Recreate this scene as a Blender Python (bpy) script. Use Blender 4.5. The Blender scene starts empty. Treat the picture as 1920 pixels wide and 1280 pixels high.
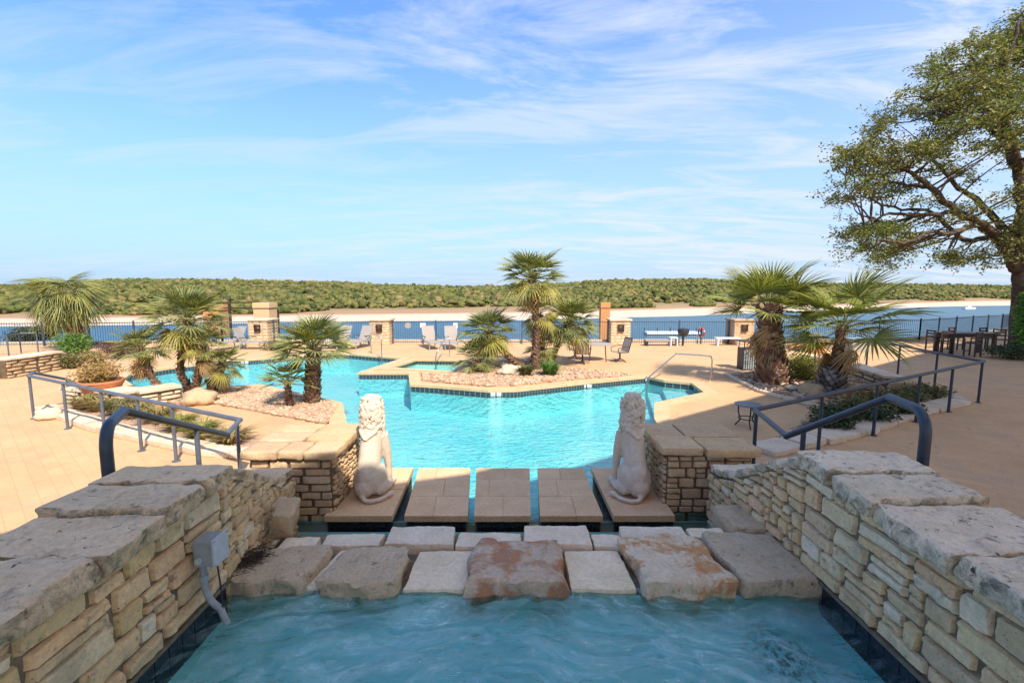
import bpy, bmesh, math, random
import numpy as np
from mathutils import Vector, Matrix, Euler, noise
from mathutils.geometry import tessellate_polygon
R = math.radians
S = bpy.context.scene
COL = S.collection
# ------------------------------------------------------------------ camera
F_PX, PITCH, CAM_H = 880.0, math.atan(100/880), 3.1
cam_d = bpy.data.cameras.new('camera'); cam = bpy.data.objects.new('camera', cam_d); COL.objects.link(cam)
cam_d.sensor_width = 36; cam_d.lens = 36*F_PX/1920; cam_d.clip_end = 20000; cam_d.clip_start = 0.05
cam.location = (0, 0, CAM_H); cam.rotation_euler = (math.pi/2-PITCH, 0, 0)
S.camera = cam
# ------------------------------------------------------------------ world
SUN_EL = R(49); SUN_DIR = Vector((0.45, -0.89, 0)).normalized()      # horizontal direction towards the sun
W = bpy.data.worlds.new('World'); S.world = W; W.use_nodes = True
nt = W.node_tree; nt.nodes.clear()
def N(t, typ, **kw):
    n = t.nodes.new(typ)
    for k, v in kw.items(): setattr(n, k, v)
    return n
sky = N(nt, 'ShaderNodeTexSky', sky_type='NISHITA', sun_disc=False)
sky.sun_elevation = SUN_EL; sky.sun_rotation = math.atan2(SUN_DIR.x, SUN_DIR.y)
sky.air_density = 1.0; sky.dust_density = 0.4; sky.ozone_density = 1.5
bg = N(nt, 'ShaderNodeBackground'); bg.inputs['Strength'].default_value = 0.15
wo = N(nt, 'ShaderNodeOutputWorld')
geo = N(nt, 'ShaderNodeTexCoord'); sep = N(nt, 'ShaderNodeSeparateXYZ'); nt.links.new(geo.outputs['Generated'], sep.inputs[0])
def wm(op, a, b=None, c=None):
    n = N(nt, 'ShaderNodeMath', operation=op)
    for i, x in enumerate((a, b, c)):
        if x is None: continue
        if isinstance(x, (int, float)): n.inputs[i].default_value = x
        else: nt.links.new(x, n.inputs[i])
    return n.outputs[0]
zz = wm('ADD', wm('MAXIMUM', sep.outputs[2], 0.0), 0.12)
cb = N(nt, 'ShaderNodeCombineXYZ')
nt.links.new(wm('DIVIDE', sep.outputs[0], zz), cb.inputs[0]); nt.links.new(wm('DIVIDE', sep.outputs[1], zz), cb.inputs[1])
mp = N(nt, 'ShaderNodeMapping'); mp.inputs['Rotation'].default_value = (0, 0, R(-28)); mp.inputs['Scale'].default_value = (0.5, 1.5, 1)
mp.inputs['Location'].default_value = (3.1, 0.4, 0)
nt.links.new(cb.outputs[0], mp.inputs[0])
n1 = N(nt, 'ShaderNodeTexNoise'); n1.inputs['Scale'].default_value = 1.7; n1.inputs['Detail'].default_value = 10; n1.inputs['Roughness'].default_value = 0.66; n1.inputs['Distortion'].default_value = 0.9
n2 = N(nt, 'ShaderNodeTexNoise'); n2.inputs['Scale'].default_value = 0.28; n2.inputs['Detail'].default_value = 3
nt.links.new(mp.outputs[0], n1.inputs['Vector']); nt.links.new(mp.outputs[0], n2.inputs['Vector'])
r1 = N(nt, 'ShaderNodeMapRange'); r1.inputs[1].default_value = 0.44; r1.inputs[2].default_value = 0.63; nt.links.new(n1.outputs[0], r1.inputs[0])
# thin cloud gets denser towards the right and towards the horizon
r2 = N(nt, 'ShaderNodeMapRange'); r2.inputs[1].default_value = 0.30; r2.inputs[2].default_value = 0.52; nt.links.new(n2.outputs[0], r2.inputs[0])
side = N(nt, 'ShaderNodeMapRange'); side.inputs[1].default_value = -0.55; side.inputs[2].default_value = 0.75; side.inputs[3].default_value = 0.30; side.inputs[4].default_value = 1.1
nt.links.new(sep.outputs[0], side.inputs[0])
cl = wm('MULTIPLY', wm('MULTIPLY', r1.outputs[0], wm('ADD', wm('MULTIPLY', r2.outputs[0], 0.75), 0.25)), side.outputs[0])
veil = wm('MULTIPLY', wm('SUBTRACT', side.outputs[0], 0.35), 0.32)
cl = wm('MINIMUM', wm('ADD', cl, wm('MAXIMUM', veil, 0.0)), 0.85)
hz = N(nt, 'ShaderNodeMapRange'); hz.inputs[1].default_value = 0.0; hz.inputs[2].default_value = 0.44; hz.inputs[3].default_value = 0.97; hz.inputs[4].default_value = 0.0
nt.links.new(sep.outputs[2], hz.inputs[0])
skc = N(nt, 'ShaderNodeMix', data_type='RGBA', blend_type='MULTIPLY'); skc.inputs[0].default_value = 1
nt.links.new(sky.outputs[0], skc.inputs[6]); skc.inputs[7].default_value = (0.42, 0.64, 0.95, 1)
m0 = N(nt, 'ShaderNodeMix', data_type='RGBA'); nt.links.new(hz.outputs[0], m0.inputs[0]); nt.links.new(skc.outputs[2], m0.inputs[6]); m0.inputs[7].default_value = (1.45, 2.0, 2.65, 1)
mx = N(nt, 'ShaderNodeMix', data_type='RGBA'); nt.links.new(cl, mx.inputs[0]); nt.links.new(m0.outputs[2], mx.inputs[6]); mx.inputs[7].default_value = (2.4, 2.6, 2.85, 1)
nt.links.new(mx.outputs[2], bg.inputs[0]); nt.links.new(bg.outputs[0], wo.inputs[0])
# ------------------------------------------------------------------ sun, exposure
sd = bpy.data.lights.new('sun', 'SUN'); sd.energy = 3.0; sd.angle = R(0.5); sd.color = (1, 0.93, 0.82)
sun = bpy.data.objects.new('sun', sd); COL.objects.link(sun); sun.location = (0, 0, 60)
sv = Vector((SUN_DIR.x*math.cos(SUN_EL), SUN_DIR.y*math.cos(SUN_EL), math.sin(SUN_EL)))
sun.rotation_euler = sv.to_track_quat('Z', 'Y').to_euler()
S.view_settings.view_transform = 'Standard'; S.view_settings.look = 'None'; S.view_settings.gamma = 1
S.view_settings.use_curve_mapping = False; S.view_settings.exposure = 1.2
S.render.engine = 'CYCLES'; S.cycles.max_bounces = 7; S.cycles.transparent_max_bounces = 16; S.cycles.caustics_reflective = False; S.cycles.caustics_refractive = False
S.cycles.use_denoising = True

# ------------------------------------------------------------------ helpers
_c, _s = math.cos(PITCH), math.sin(PITCH)
def ray(x, y):
    u = (x-960)/F_PX; v = -(y-640)/F_PX
    return u, _c+v*_s, -_s+v*_c
def P(x, y, z=0.0):                       # point of the plane z seen at a place of the survey picture
    a, b, c = ray(x, y); t = (z-CAM_H)/c
    return Vector((a*t, b*t, z))
def PY(x, y, Y):                          # point at distance Y
    a, b, c = ray(x, y); t = Y/b
    return Vector((a*t, Y, CAM_H+c*t))
def tag(o, label=None, cat=None, group=None, kind=None):
    if label: o['label'] = label
    if cat: o['category'] = cat
    if group: o['group'] = group
    if kind: o['kind'] = kind
    return o
def thing(name, loc, label, cat, group=None, rz=0):
    o = bpy.data.objects.new(name, None); COL.objects.link(o); o.location = loc; o.rotation_euler = (0, 0, rz)
    o.empty_display_size = 0.2
    return tag(o, label, cat, group)
def wloc(o):
    v = Vector((0, 0, 0))
    while o: v += Vector(o.location); o = o.parent
    return v
class MB:
    def __init__(s): s.v = []; s.f = []; s.mi = []
    def add(s, vs, fs, m=0):
        k = len(s.v); s.v += [tuple(p) for p in vs]; s.f += [tuple(i+k for i in f) for f in fs]; s.mi += [m]*len(fs)
        return s
    def box(s, c, d, rz=0, rx=0, ry=0, m=0):
        M = Euler((rx, ry, rz)).to_matrix(); c = Vector(c)
        vs = [c+M@Vector((x*d[0]/2, y*d[1]/2, z*d[2]/2)) for x in (-1, 1) for y in (-1, 1) for z in (-1, 1)]
        return s.add(vs, [(0, 1, 3, 2), (4, 6, 7, 5), (0, 4, 5, 1), (2, 3, 7, 6), (0, 2, 6, 4), (1, 5, 7, 3)], m)
    def bar(s, a, b, w, h=None, m=0):
        a = Vector(a); b = Vector(b); h = h or w; d = (b-a).normalized()
        up = Vector((0, 0, 1)) if abs(d.z) < 0.95 else Vector((0, 1, 0))
        sx = d.cross(up).normalized(); uz = sx.cross(d)
        vs = [p+sx*i*w/2+uz*j*h/2 for p in (a, b) for i, j in ((-1, -1), (1, -1), (1, 1), (-1, 1))]
        return s.add(vs, [(0, 3, 2, 1), (4, 5, 6, 7)]+[(i, (i+1) % 4, 4+(i+1) % 4, 4+i) for i in range(4)], m)
    def tube(s, pts, r, n=8, cap=True, m=0, rough=0, seed=0):
        pts = [Vector(p) for p in pts]; rs = r if isinstance(r, (list, tuple)) else [r]*len(pts)
        rg = random.Random(seed); vs = []; fs = []; ref = None
        for i, p in enumerate(pts):
            d = (pts[min(i+1, len(pts)-1)]-pts[max(i-1, 0)]).normalized()
            if ref is None: ref = Vector((0, 0, 1)) if abs(d.z) < 0.9 else Vector((0, 1, 0))
            a = d.cross(ref).normalized(); b = a.cross(d); ref = b
            for j in range(n):
                t = 2*math.pi*j/n; rr = rs[i]*(1+rg.uniform(-rough, rough))
                vs.append(p+a*math.cos(t)*rr+b*math.sin(t)*rr)
        for i in range(len(pts)-1):
            for j in range(n):
                fs.append((i*n+j, i*n+(j+1) % n, (i+1)*n+(j+1) % n, (i+1)*n+j))
        if cap: fs += [tuple(range(n-1, -1, -1)), tuple((len(pts)-1)*n+j for j in range(n))]
        return s.add(vs, fs, m)
    def lathe(s, c, prof, n=24, sx=1, sy=1, rz=0, m=0):
        c = Vector(c); vs = []; fs = []; cr, sr = math.cos(rz), math.sin(rz)
        for r, z in prof:
            for j in range(n):
                t = 2*math.pi*j/n; x, y = r*sx*math.cos(t), r*sy*math.sin(t)
                vs.append(c+Vector((x*cr-y*sr, x*sr+y*cr, z)))
        for i in range(len(prof)-1):
            for j in range(n):
                fs.append((i*n+j, i*n+(j+1) % n, (i+1)*n+(j+1) % n, (i+1)*n+j))
        fs += [tuple(range(n-1, -1, -1)), tuple((len(prof)-1)*n+j for j in range(n))]
        return s.add(vs, fs, m)
    def prism(s, poly, z0, z1, m=0, side=True, bottom=True):
        n = len(poly); area = sum(poly[i][0]*poly[(i+1) % n][1]-poly[(i+1) % n][0]*poly[i][1] for i in range(n))
        if area < 0: poly = poly[::-1]
        vs = [(p[0], p[1], z0) for p in poly]+[(p[0], p[1], z1) for p in poly]
        fs = []
        for t in tessellate_polygon([[Vector((p[0], p[1], 0)) for p in poly]]):
            a, b, c = [Vector((poly[i][0], poly[i][1], 0)) for i in t]
            if (b-a).cross(c-a).z < 0: t = t[::-1]
            fs.append(tuple(i+n for i in t))
            if bottom: fs.append(tuple(t[::-1]))
        if side: fs += [(i, (i+1) % n, n+(i+1) % n, n+i) for i in range(n)]
        return s.add(vs, fs, m)
    def build(s, name, mat, parent=None, smooth=False, angle=None):
        off = wloc(parent)
        me = bpy.data.meshes.new(name); me.from_pydata([(x-off.x, y-off.y, z-off.z) for x, y, z in s.v], [], s.f)
        mats = mat if isinstance(mat, (list, tuple)) else [mat]
        for q in mats: me.materials.append(q)
        if len(mats) > 1: me.polygons.foreach_set('material_index', s.mi)
        if smooth: me.polygons.foreach_set('use_smooth', [True]*len(s.f))
        me.update()
        o = bpy.data.objects.new(name, me); COL.objects.link(o)
        if parent: o.parent = parent
        if angle:
            me.set_sharp_from_angle(angle=R(angle))
        return o
def copy_tree(o, parent=None):
    c = o.copy(); COL.objects.link(c)
    if parent: c.parent = parent
    for ch in list(o.children): copy_tree(ch, c)
    return c
def struct(o): o['kind'] = 'structure'; return o

# ------------------------------------------------------------------ materials
def ramp(t, src, stops):
    if len(stops) == 1: stops = [(0, stops[0][1]), (1, tuple(x*0.93 for x in stops[0][1]))]
    n = N(t, 'ShaderNodeValToRGB'); e = n.color_ramp.elements
    while len(e) < len(stops): e.new(0.5)
    for i, (p, c) in enumerate(stops):
        e[i].position = p; e[i].color = (*c, 1) if len(c) == 3 else c
    t.links.new(src, n.inputs[0]); return n.outputs[0]
def nz(t, scale, detail=4, rough=0.55, vec=None, dist=0):
    n = N(t, 'ShaderNodeTexNoise'); n.inputs['Scale'].default_value = scale; n.inputs['Detail'].default_value = detail
    n.inputs['Roughness'].default_value = rough; n.inputs['Distortion'].default_value = dist
    if vec is not None: t.links.new(vec, n.inputs['Vector'])
    return n.outputs[0]
def mixc(t, f, a, b, blend='MIX'):
    n = N(t, 'ShaderNodeMix', data_type='RGBA', blend_type=blend)
    for i, x in ((0, f), (6, a), (7, b)):
        if isinstance(x, (int, float)): n.inputs[i].default_value = x
        elif isinstance(x, tuple): n.inputs[i].default_value = (*x, 1)
        else: t.links.new(x, n.inputs[i])
    return n.outputs[2]
def rng_(t, src, a, b, c=0, d=1):
    n = N(t, 'ShaderNodeMapRange'); t.links.new(src, n.inputs[0])
    for i, x in enumerate((a, b, c, d)): n.inputs[i+1].default_value = x
    return n.outputs[0]
def mth(t, op, a, b=0.0):
    n = N(t, 'ShaderNodeMath', operation=op)
    for i, x in enumerate((a, b)):
        if isinstance(x, (int, float)): n.inputs[i].default_value = x
        else: t.links.new(x, n.inputs[i])
    return n.outputs[0]
def newmat(name, rough=0.8, spec=0.3):
    m = bpy.data.materials.new(name); m.use_nodes = True; t = m.node_tree
    b = t.nodes['Principled BSDF']; b.inputs['Roughness'].default_value = rough; b.inputs['Specular IOR Level'].default_value = spec
    g = N(t, 'ShaderNodeNewGeometry')
    return m, t, b, g.outputs['Position']
def bump(t, b, h, strength=0.5, dist=0.02):
    n = N(t, 'ShaderNodeBump'); n.inputs['Strength'].default_value = strength; n.inputs['Distance'].default_value = dist
    t.links.new(h, n.inputs['Height']); t.links.new(n.outputs[0], b.inputs['Normal']); return n
def plain(name, c, rough=0.6, var=0.12, scale=8, bmp=0.15, metal=0, spec=0.4):
    m, t, b, p = newmat(name, rough, spec)
    n = nz(t, scale, 5, 0.6, p)
    t.links.new(ramp(t, n, [(0.3, tuple(x*(1-var) for x in c)), (0.7, tuple(min(1, x*(1+var)) for x in c))]), b.inputs['Base Color'])
    b.inputs['Metallic'].default_value = metal
    if bmp: bump(t, b, nz(t, scale*6, 3, 0.6, p), bmp, 0.01)
    return m
def stone_mat(name, cols, stain=0.5, sc=1.0, pits=0.5, bstr=0.7, extra=None):
    m, t, b, p = newmat(name, 0.9, 0.15)
    oi = N(t, 'ShaderNodeObjectInfo')
    k = len(cols); base = ramp(t, oi.outputs['Random'], [(i/max(1, k-1), c) for i, c in enumerate(cols)])
    big = nz(t, 3.2*sc, 5, 0.6, p); fine = nz(t, 26*sc, 7, 0.68, p); vf = nz(t, 140*sc, 3, 0.6, p)
    c = mixc(t, rng_(t, big, 0.35, 0.7, 0, 0.55), base, mixc(t, 1.0, base, (0.74, 0.70, 0.60), 'MULTIPLY'))
    c = mixc(t, rng_(t, fine, 0.38, 0.66, 0, 0.9), c, mixc(t, 1.0, c, (1.32, 1.27, 1.18), 'MULTIPLY'))
    c = mixc(t, rng_(t, vf, 0.30, 0.5, 0.35, 0), c, mixc(t, 1.0, c, (0.6, 0.58, 0.5), 'MULTIPLY'))
    c = mixc(t, rng_(t, nz(t, 9*sc, 6, 0.72, p), 0.56, 0.72, 0, stain), c, (0.075, 0.072, 0.055))
    if pits:
        v = N(t, 'ShaderNodeTexVoronoi', feature='DISTANCE_TO_EDGE'); 
        pn = nz(t, 22*sc, 4, 0.75, p, 0.6)
        pit = rng_(t, pn, 0.63, 0.70, 0, pits)
        c = mixc(t, pit, c, (0.05, 0.045, 0.035))
    if 'cap' in name or 'rubble' in name:
        g2 = N(t, 'ShaderNodeNewGeometry'); sp = N(t, 'ShaderNodeSeparateXYZ'); t.links.new(g2.outputs['True Normal'], sp.inputs[0])
        up = rng_(t, sp.outputs[2], 0.75, 0.45) if 'cap' in name else rng_(t, sp.outputs[2], 2.0, 1.0)
        k = mth(t, 'MULTIPLY', up, rng_(t, nz(t, 6.5, 8, 0.78, p, 0.6), 0.44, 0.62, 0.0, 0.85 if 'cap' in name else 0.0))
        c = mixc(t, k, c, mixc(t, rng_(t, nz(t, 30, 5, 0.7, p), 0.4, 0.6), (0.06, 0.06, 0.045), (0.24, 0.24, 0.15)))
        sp2 = mth(t, 'MULTIPLY', rng_(t, nz(t, 55, 3, 0.6, p, 0.3), 0.66, 0.70), rng_(t, big, 0.42, 0.62))
        c = mixc(t, sp2, c, (0.03, 0.028, 0.022))
        c = mixc(t, rng_(t, nz(t, 2.1, 5, 0.7, p), 0.52, 0.68, 0, 0.45), c, (0.30, 0.27, 0.19))
    if extra: c = extra(t, c, p)
    t.links.new(c, b.inputs['Base Color'])
    h = mth(t, 'ADD', mth(t, 'MULTIPLY', fine, 0.7), mth(t, 'MULTIPLY', vf, 0.25))
    if pits: h = mth(t, 'SUBTRACT', h, mth(t, 'MULTIPLY', pit, 0.5))
    bump(t, b, h, bstr, 0.03)
    return m
M = {}
M['rubble'] = stone_mat('rubble_limestone', [(0.72, 0.52, 0.27), (0.84, 0.66, 0.40), (0.74, 0.55, 0.28), (0.64, 0.49, 0.30), (0.86, 0.62, 0.35), (0.76, 0.50, 0.29), (0.80, 0.65, 0.41), (0.82, 0.71, 0.52)], 0.75)
M['pillar'] = stone_mat('pillar_limestone', [(0.58, 0.39, 0.23), (0.66, 0.46, 0.28), (0.62, 0.43, 0.24), (0.70, 0.52, 0.34), (0.52, 0.35, 0.21)], 0.4)
M['cap'] = stone_mat('cap_limestone', [(0.82, 0.68, 0.49), (0.85, 0.71, 0.52), (0.78, 0.66, 0.48)], 0.95, 0.9, 1.0, 1.0)
M['capL'] = stone_mat('warm_cap_limestone', [(0.74, 0.56, 0.36), (0.80, 0.61, 0.40), (0.70, 0.54, 0.36)], 0.8, 0.8, 0.8, 1.0)
M['flat'] = stone_mat('flat_flagstone', [(0.80, 0.66, 0.49), (0.74, 0.62, 0.48), (0.82, 0.68, 0.47)], 0.12, 1, 0.1, 0.35)
M['slab'] = stone_mat('peach_flagstone', [(0.66, 0.44, 0.26), (0.71, 0.48, 0.29), (0.62, 0.41, 0.24)], 0.04, 1, 0.12, 0.3)
M['boulder'] = stone_mat('tan_boulder', [(0.50, 0.36, 0.22), (0.54, 0.40, 0.26)], 0.12, 1, 0.3)
def rust(c1, c2, lo, hi):
    def f(t, c, p):
        n = nz(t, 2.6, 7, 0.7, p, 0.2); r = rng_(t, n, lo, hi)
        return mixc(t, mth(t, 'MULTIPLY', r, 0.9), c, mixc(t, rng_(t, nz(t, 11, 5, 0.7, p), 0.4, 0.65), c1, c2))
    return f
M['rust'] = stone_mat('rust_red_limestone', [(0.66, 0.52, 0.38)], 0.35, 1, 0.4, 0.9, rust((0.56, 0.23, 0.09), (0.36, 0.21, 0.14), 0.44, 0.55))
M['orange'] = stone_mat('orange_limestone', [(0.78, 0.64, 0.46)], 0.25, 1, 0.4, 0.9, rust((0.62, 0.24, 0.06), (0.62, 0.38, 0.18), 0.48, 0.56))
M['brownstone'] = stone_mat('brown_rough_limestone', [(0.60, 0.46, 0.31), (0.66, 0.52, 0.36)], 0.75, 1.2, 0.8, 1.0)
M['mortar'] = plain('mortar', (0.21, 0.165, 0.11), 0.95, 0.35, 12, 0.5, spec=0.1)
M['mortar_p'] = plain('dark_mortar', (0.17, 0.12, 0.075), 0.95, 0.35, 12, 0.5, spec=0.1)
M['wall_pale'] = stone_mat('pale_kerb_stone', [(0.66, 0.53, 0.38), (0.70, 0.58, 0.44), (0.60, 0.49, 0.36)], 0.15, 1, 0.3, 0.5)
M['lion'] = stone_mat('cast_stone', [(0.74, 0.62, 0.49)], 0.18, 2, 0.25, 0.5)
M['rail'] = plain('shaded_rail_paint', (0.022, 0.038, 0.058), 0.38, 0.25, 5, 0.05, spec=0.5)  # darker copy of the rail colour, for rails standing in shade
M['rail_sunlit'] = plain('sunlit_rail_paint', (0.10, 0.115, 0.14), 0.42, 0.2, 5, 0.05, spec=0.5)  # paler copy of the rail colour, for rails standing in sun
M['black_metal'] = plain('black_metal', (0.03, 0.03, 0.035), 0.45, 0.2, 6, 0.1)
M['steel'] = plain('stainless_steel', (0.6, 0.58, 0.55), 0.25, 0.05, 6, 0, metal=1)
M['box_grey'] = plain('grey_box_enamel', (0.30, 0.33, 0.33), 0.5, 0.15, 14, 0.1)
M['box_light'] = plain('pale_box_cover', (0.48, 0.53, 0.55), 0.45, 0.1, 14, 0.1)
M['terracotta'] = plain('terracotta', (0.56, 0.21, 0.09), 0.75, 0.15, 6, 0.15)
M['wood_dark'] = plain('dark_wood', (0.05, 0.028, 0.018), 0.5, 0.3, 6, 0.2)
M['wood_red'] = plain('red_wood', (0.22, 0.09, 0.05), 0.55, 0.3, 6, 0.2)
M['sling'] = plain('taupe_sling_fabric', (0.36, 0.30, 0.25), 0.8, 0.1, 30, 0.2)
M['stucco'] = plain('peach_stucco', (0.62, 0.42, 0.22), 0.9, 0.08, 10, 0.3)
M['stucco2'] = plain('orange_stucco', (0.60, 0.27, 0.10), 0.9, 0.1, 10, 0.3)
M['white'] = plain('white_paint', (0.78, 0.78, 0.76), 0.5, 0.04, 8, 0.05)
M['red'] = plain('red_plastic', (0.55, 0.05, 0.03), 0.5, 0.1, 8, 0)
M['soil'] = plain('garden_soil', (0.22, 0.13, 0.075), 0.95, 0.4, 7, 0.8, spec=0.1)
M['facade'] = plain('facade_render', (0.62, 0.56, 0.46), 0.9, 0.06, 2, 0.2)
M['glass_dark'] = plain('window_glass', (0.03, 0.04, 0.05), 0.05, 0.02, 2, 0)
# stamped deck concrete
def deck_mat():
    m, t, b, p = newmat('stamped_deck_concrete', 0.85, 0.2)
    mp = N(t, 'ShaderNodeMapping'); mp.inputs['Rotation'].default_value = (0, 0, R(40)); t.links.new(p, mp.inputs[0])
    br = N(t, 'ShaderNodeTexBrick'); br.inputs['Scale'].default_value = 1.0; br.inputs['Brick Width'].default_value = 0.42; br.inputs['Row Height'].default_value = 0.2
    br.inputs['Mortar Size'].default_value = 0.008; br.inputs['Mortar Smooth'].default_value = 0.6
    br.inputs['Color1'].default_value = (0.95, 0.95, 0.95, 1); br.inputs['Color2'].default_value = (1.05, 1.05, 1.05, 1); br.inputs['Mortar'].default_value = (0.88, 0.86, 0.84, 1)
    t.links.new(mp.outputs[0], br.inputs['Vector'])
    c = ramp(t, nz(t, 0.7, 6, 0.6, p), [(0.3, (0.56, 0.335, 0.165)), (0.55, (0.64, 0.39, 0.195)), (0.75, (0.59, 0.365, 0.19))])
    c = mixc(t, rng_(t, nz(t, 7, 6, 0.7, p), 0.5, 0.72, 0, 0.45), c, (0.40, 0.27, 0.18))
    c = mixc(t, rng_(t, nz(t, 0.35, 7, 0.75, p, 0.8), 0.50, 0.66, 0, 0.5), c, (0.44, 0.31, 0.20))
    c = mixc(t, rng_(t, nz(t, 28, 3, 0.6, p), 0.64, 0.70, 0, 0.6), c, (0.25, 0.17, 0.11))
    c = mixc(t, 0.7, c, br.outputs[0], 'MULTIPLY')
    t.links.new(c, b.inputs['Base Color'])
    h = mth(t, 'ADD', mth(t, 'MULTIPLY', br.outputs[1], -0.3), mth(t, 'MULTIPLY', nz(t, 16, 6, 0.7, p), 0.8))
    bump(t, b, h, 0.5, 0.02); return m
M['deck'] = deck_mat()
M['coping'] = stone_mat('pale_coping', [(0.62, 0.43, 0.25)], 0.03, 1, 0, 0.25)
def tiles_mat():
    m, t, b, p = newmat('dark_waterline_tile', 0.2, 0.5)
    n = nz(t, 30, 2, 0.5, p)
    t.links.new(ramp(t, n, [(0.35, (0.010, 0.011, 0.016)), (0.65, (0.03, 0.03, 0.04))]), b.inputs['Base Color']); return m
M['tile'] = tiles_mat()
def band_mat():
    m, t, b, p = newmat('dark_tile_band', 0.25, 0.5)
    s = N(t, 'ShaderNodeSeparateXYZ'); t.links.new(p, s.inputs[0])
    a = mth(t, 'FRACT', mth(t, 'MULTIPLY', mth(t, 'ADD', s.outputs[0], mth(t, 'MULTIPLY', s.outputs[1], 0.7)), 8.0))
    g = mth(t, 'LESS_THAN', a, 0.1)
    t.links.new(mixc(t, g, (0.06, 0.075, 0.09), (0.35, 0.36, 0.36)), b.inputs['Base Color']); return m
M['band'] = band_mat()
def plaster(name, a, c, sc=1.2):
    m, t, b, p = newmat(name, 0.7, 0.2)
    t.links.new(ramp(t, nz(t, sc, 5, 0.6, p), [(0.3, a), (0.7, c)]), b.inputs['Base Color'])
    bump(t, b, nz(t, 12, 4, 0.6, p), 0.3, 0.02); return m
M['pool_floor'] = plaster('pool_plaster', (0.24, 0.76, 0.80), (0.52, 0.88, 0.86), 0.5)
M['pool_shelf'] = plaster('pool_shelf_plaster', (0.50, 0.80, 0.80), (0.62, 0.86, 0.84))
M['spa_floor'] = plaster('spa_plaster', (0.40, 0.74, 0.66), (0.55, 0.82, 0.74))
M['basin'] = plaster('basin_plaster', (0.30, 0.34, 0.27), (0.36, 0.42, 0.34))
def pond_floor():
    m, t, b, p = newmat('pond_plaster', 0.7, 0.2)
    c = ramp(t, nz(t, 1.6, 5, 0.6, p), [(0.3, (0.46, 0.72, 0.66)), (0.7, (0.66, 0.88, 0.80))])
    d = N(t, 'ShaderNodeVectorMath', operation='DISTANCE'); t.links.new(p, d.inputs[0]); d.inputs[1].default_value = (2.26, 3.62, -0.1)
    k = mth(t, 'MULTIPLY', rng_(t, d.outputs['Value'], 0.38, 0.12), rng_(t, nz(t, 16, 6, 0.75, p), 0.46, 0.56))
    t.links.new(mixc(t, k, c, (0.025, 0.05, 0.05)), b.inputs['Base Color']); return m
M['pond_floor'] = pond_floor()
def water_mat(name, tint, bsc, bstr, gl=0.04, ior=1.33, stretch=(1, 1, 1), rot=0, dist=0.05, foam=None, dirt=None):
    m = bpy.data.materials.new(name); m.use_nodes = True; t = m.node_tree; t.nodes.clear()
    o = N(t, 'ShaderNodeOutputMaterial'); g = N(t, 'ShaderNodeNewGeometry')
    mp = N(t, 'ShaderNodeMapping'); mp.inputs['Scale'].default_value = stretch; mp.inputs['Rotation'].default_value = (0, 0, rot); t.links.new(g.outputs['Position'], mp.inputs[0])
    h = mth(t, 'ADD', nz(t, bsc, 4, 0.55, mp.outputs[0], 0.8), mth(t, 'MULTIPLY', nz(t, bsc*3.5, 3, 0.5, mp.outputs[0], 0.5), 0.4))
    bp = N(t, 'ShaderNodeBump'); bp.inputs['Strength'].default_value = bstr; bp.inputs['Distance'].default_value = dist; t.links.new(h, bp.inputs['Height'])
    fr = N(t, 'ShaderNodeFresnel'); fr.inputs['IOR'].default_value = ior; t.links.new(bp.outputs[0], fr.inputs['Normal'])
    tr = N(t, 'ShaderNodeBsdfTransparent')
    tc = ramp(t, h, [(0.45, tuple(x**1.8 for x in tint)), (0.72, tint), (0.92, tuple(min(1.0, x**0.45) for x in tint))])  # tint lightened on wave crests, put in for mottled caustic light
    t.links.new(tc, tr.inputs[0])
    gs = N(t, 'ShaderNodeBsdfGlossy'); gs.inputs['Roughness'].default_value = gl; t.links.new(bp.outputs[0], gs.inputs['Normal'])
    mx = N(t, 'ShaderNodeMixShader'); t.links.new(fr.outputs[0], mx.inputs[0]); t.links.new(tr.outputs[0], mx.inputs[1]); t.links.new(gs.outputs[0], mx.inputs[2])
    out = mx.outputs[0]
    if foam:
        df = N(t, 'ShaderNodeBsdfDiffuse'); df.inputs[0].default_value = (*foam[0], 1)
        m2 = N(t, 'ShaderNodeMixShader')
        t.links.new(foam[1](t, g.outputs['Position']), m2.inputs[0]); t.links.new(out, m2.inputs[1]); t.links.new(df.outputs[0], m2.inputs[2]); out = m2.outputs[0]
    t.links.new(out, o.inputs[0]); return m
M['pool_water'] = water_mat('pool_water', (0.70, 0.98, 0.99), 3.2, 0.7, 0.05, stretch=(1, 1.8, 1), rot=R(-20), dist=0.07)
M['spa_water'] = water_mat('spa_water', (0.7, 0.97, 0.93), 3.0, 0.4)
M['basin_water'] = water_mat('basin_water', (0.72, 0.93, 0.88), 4.0, 0.5)
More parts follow.
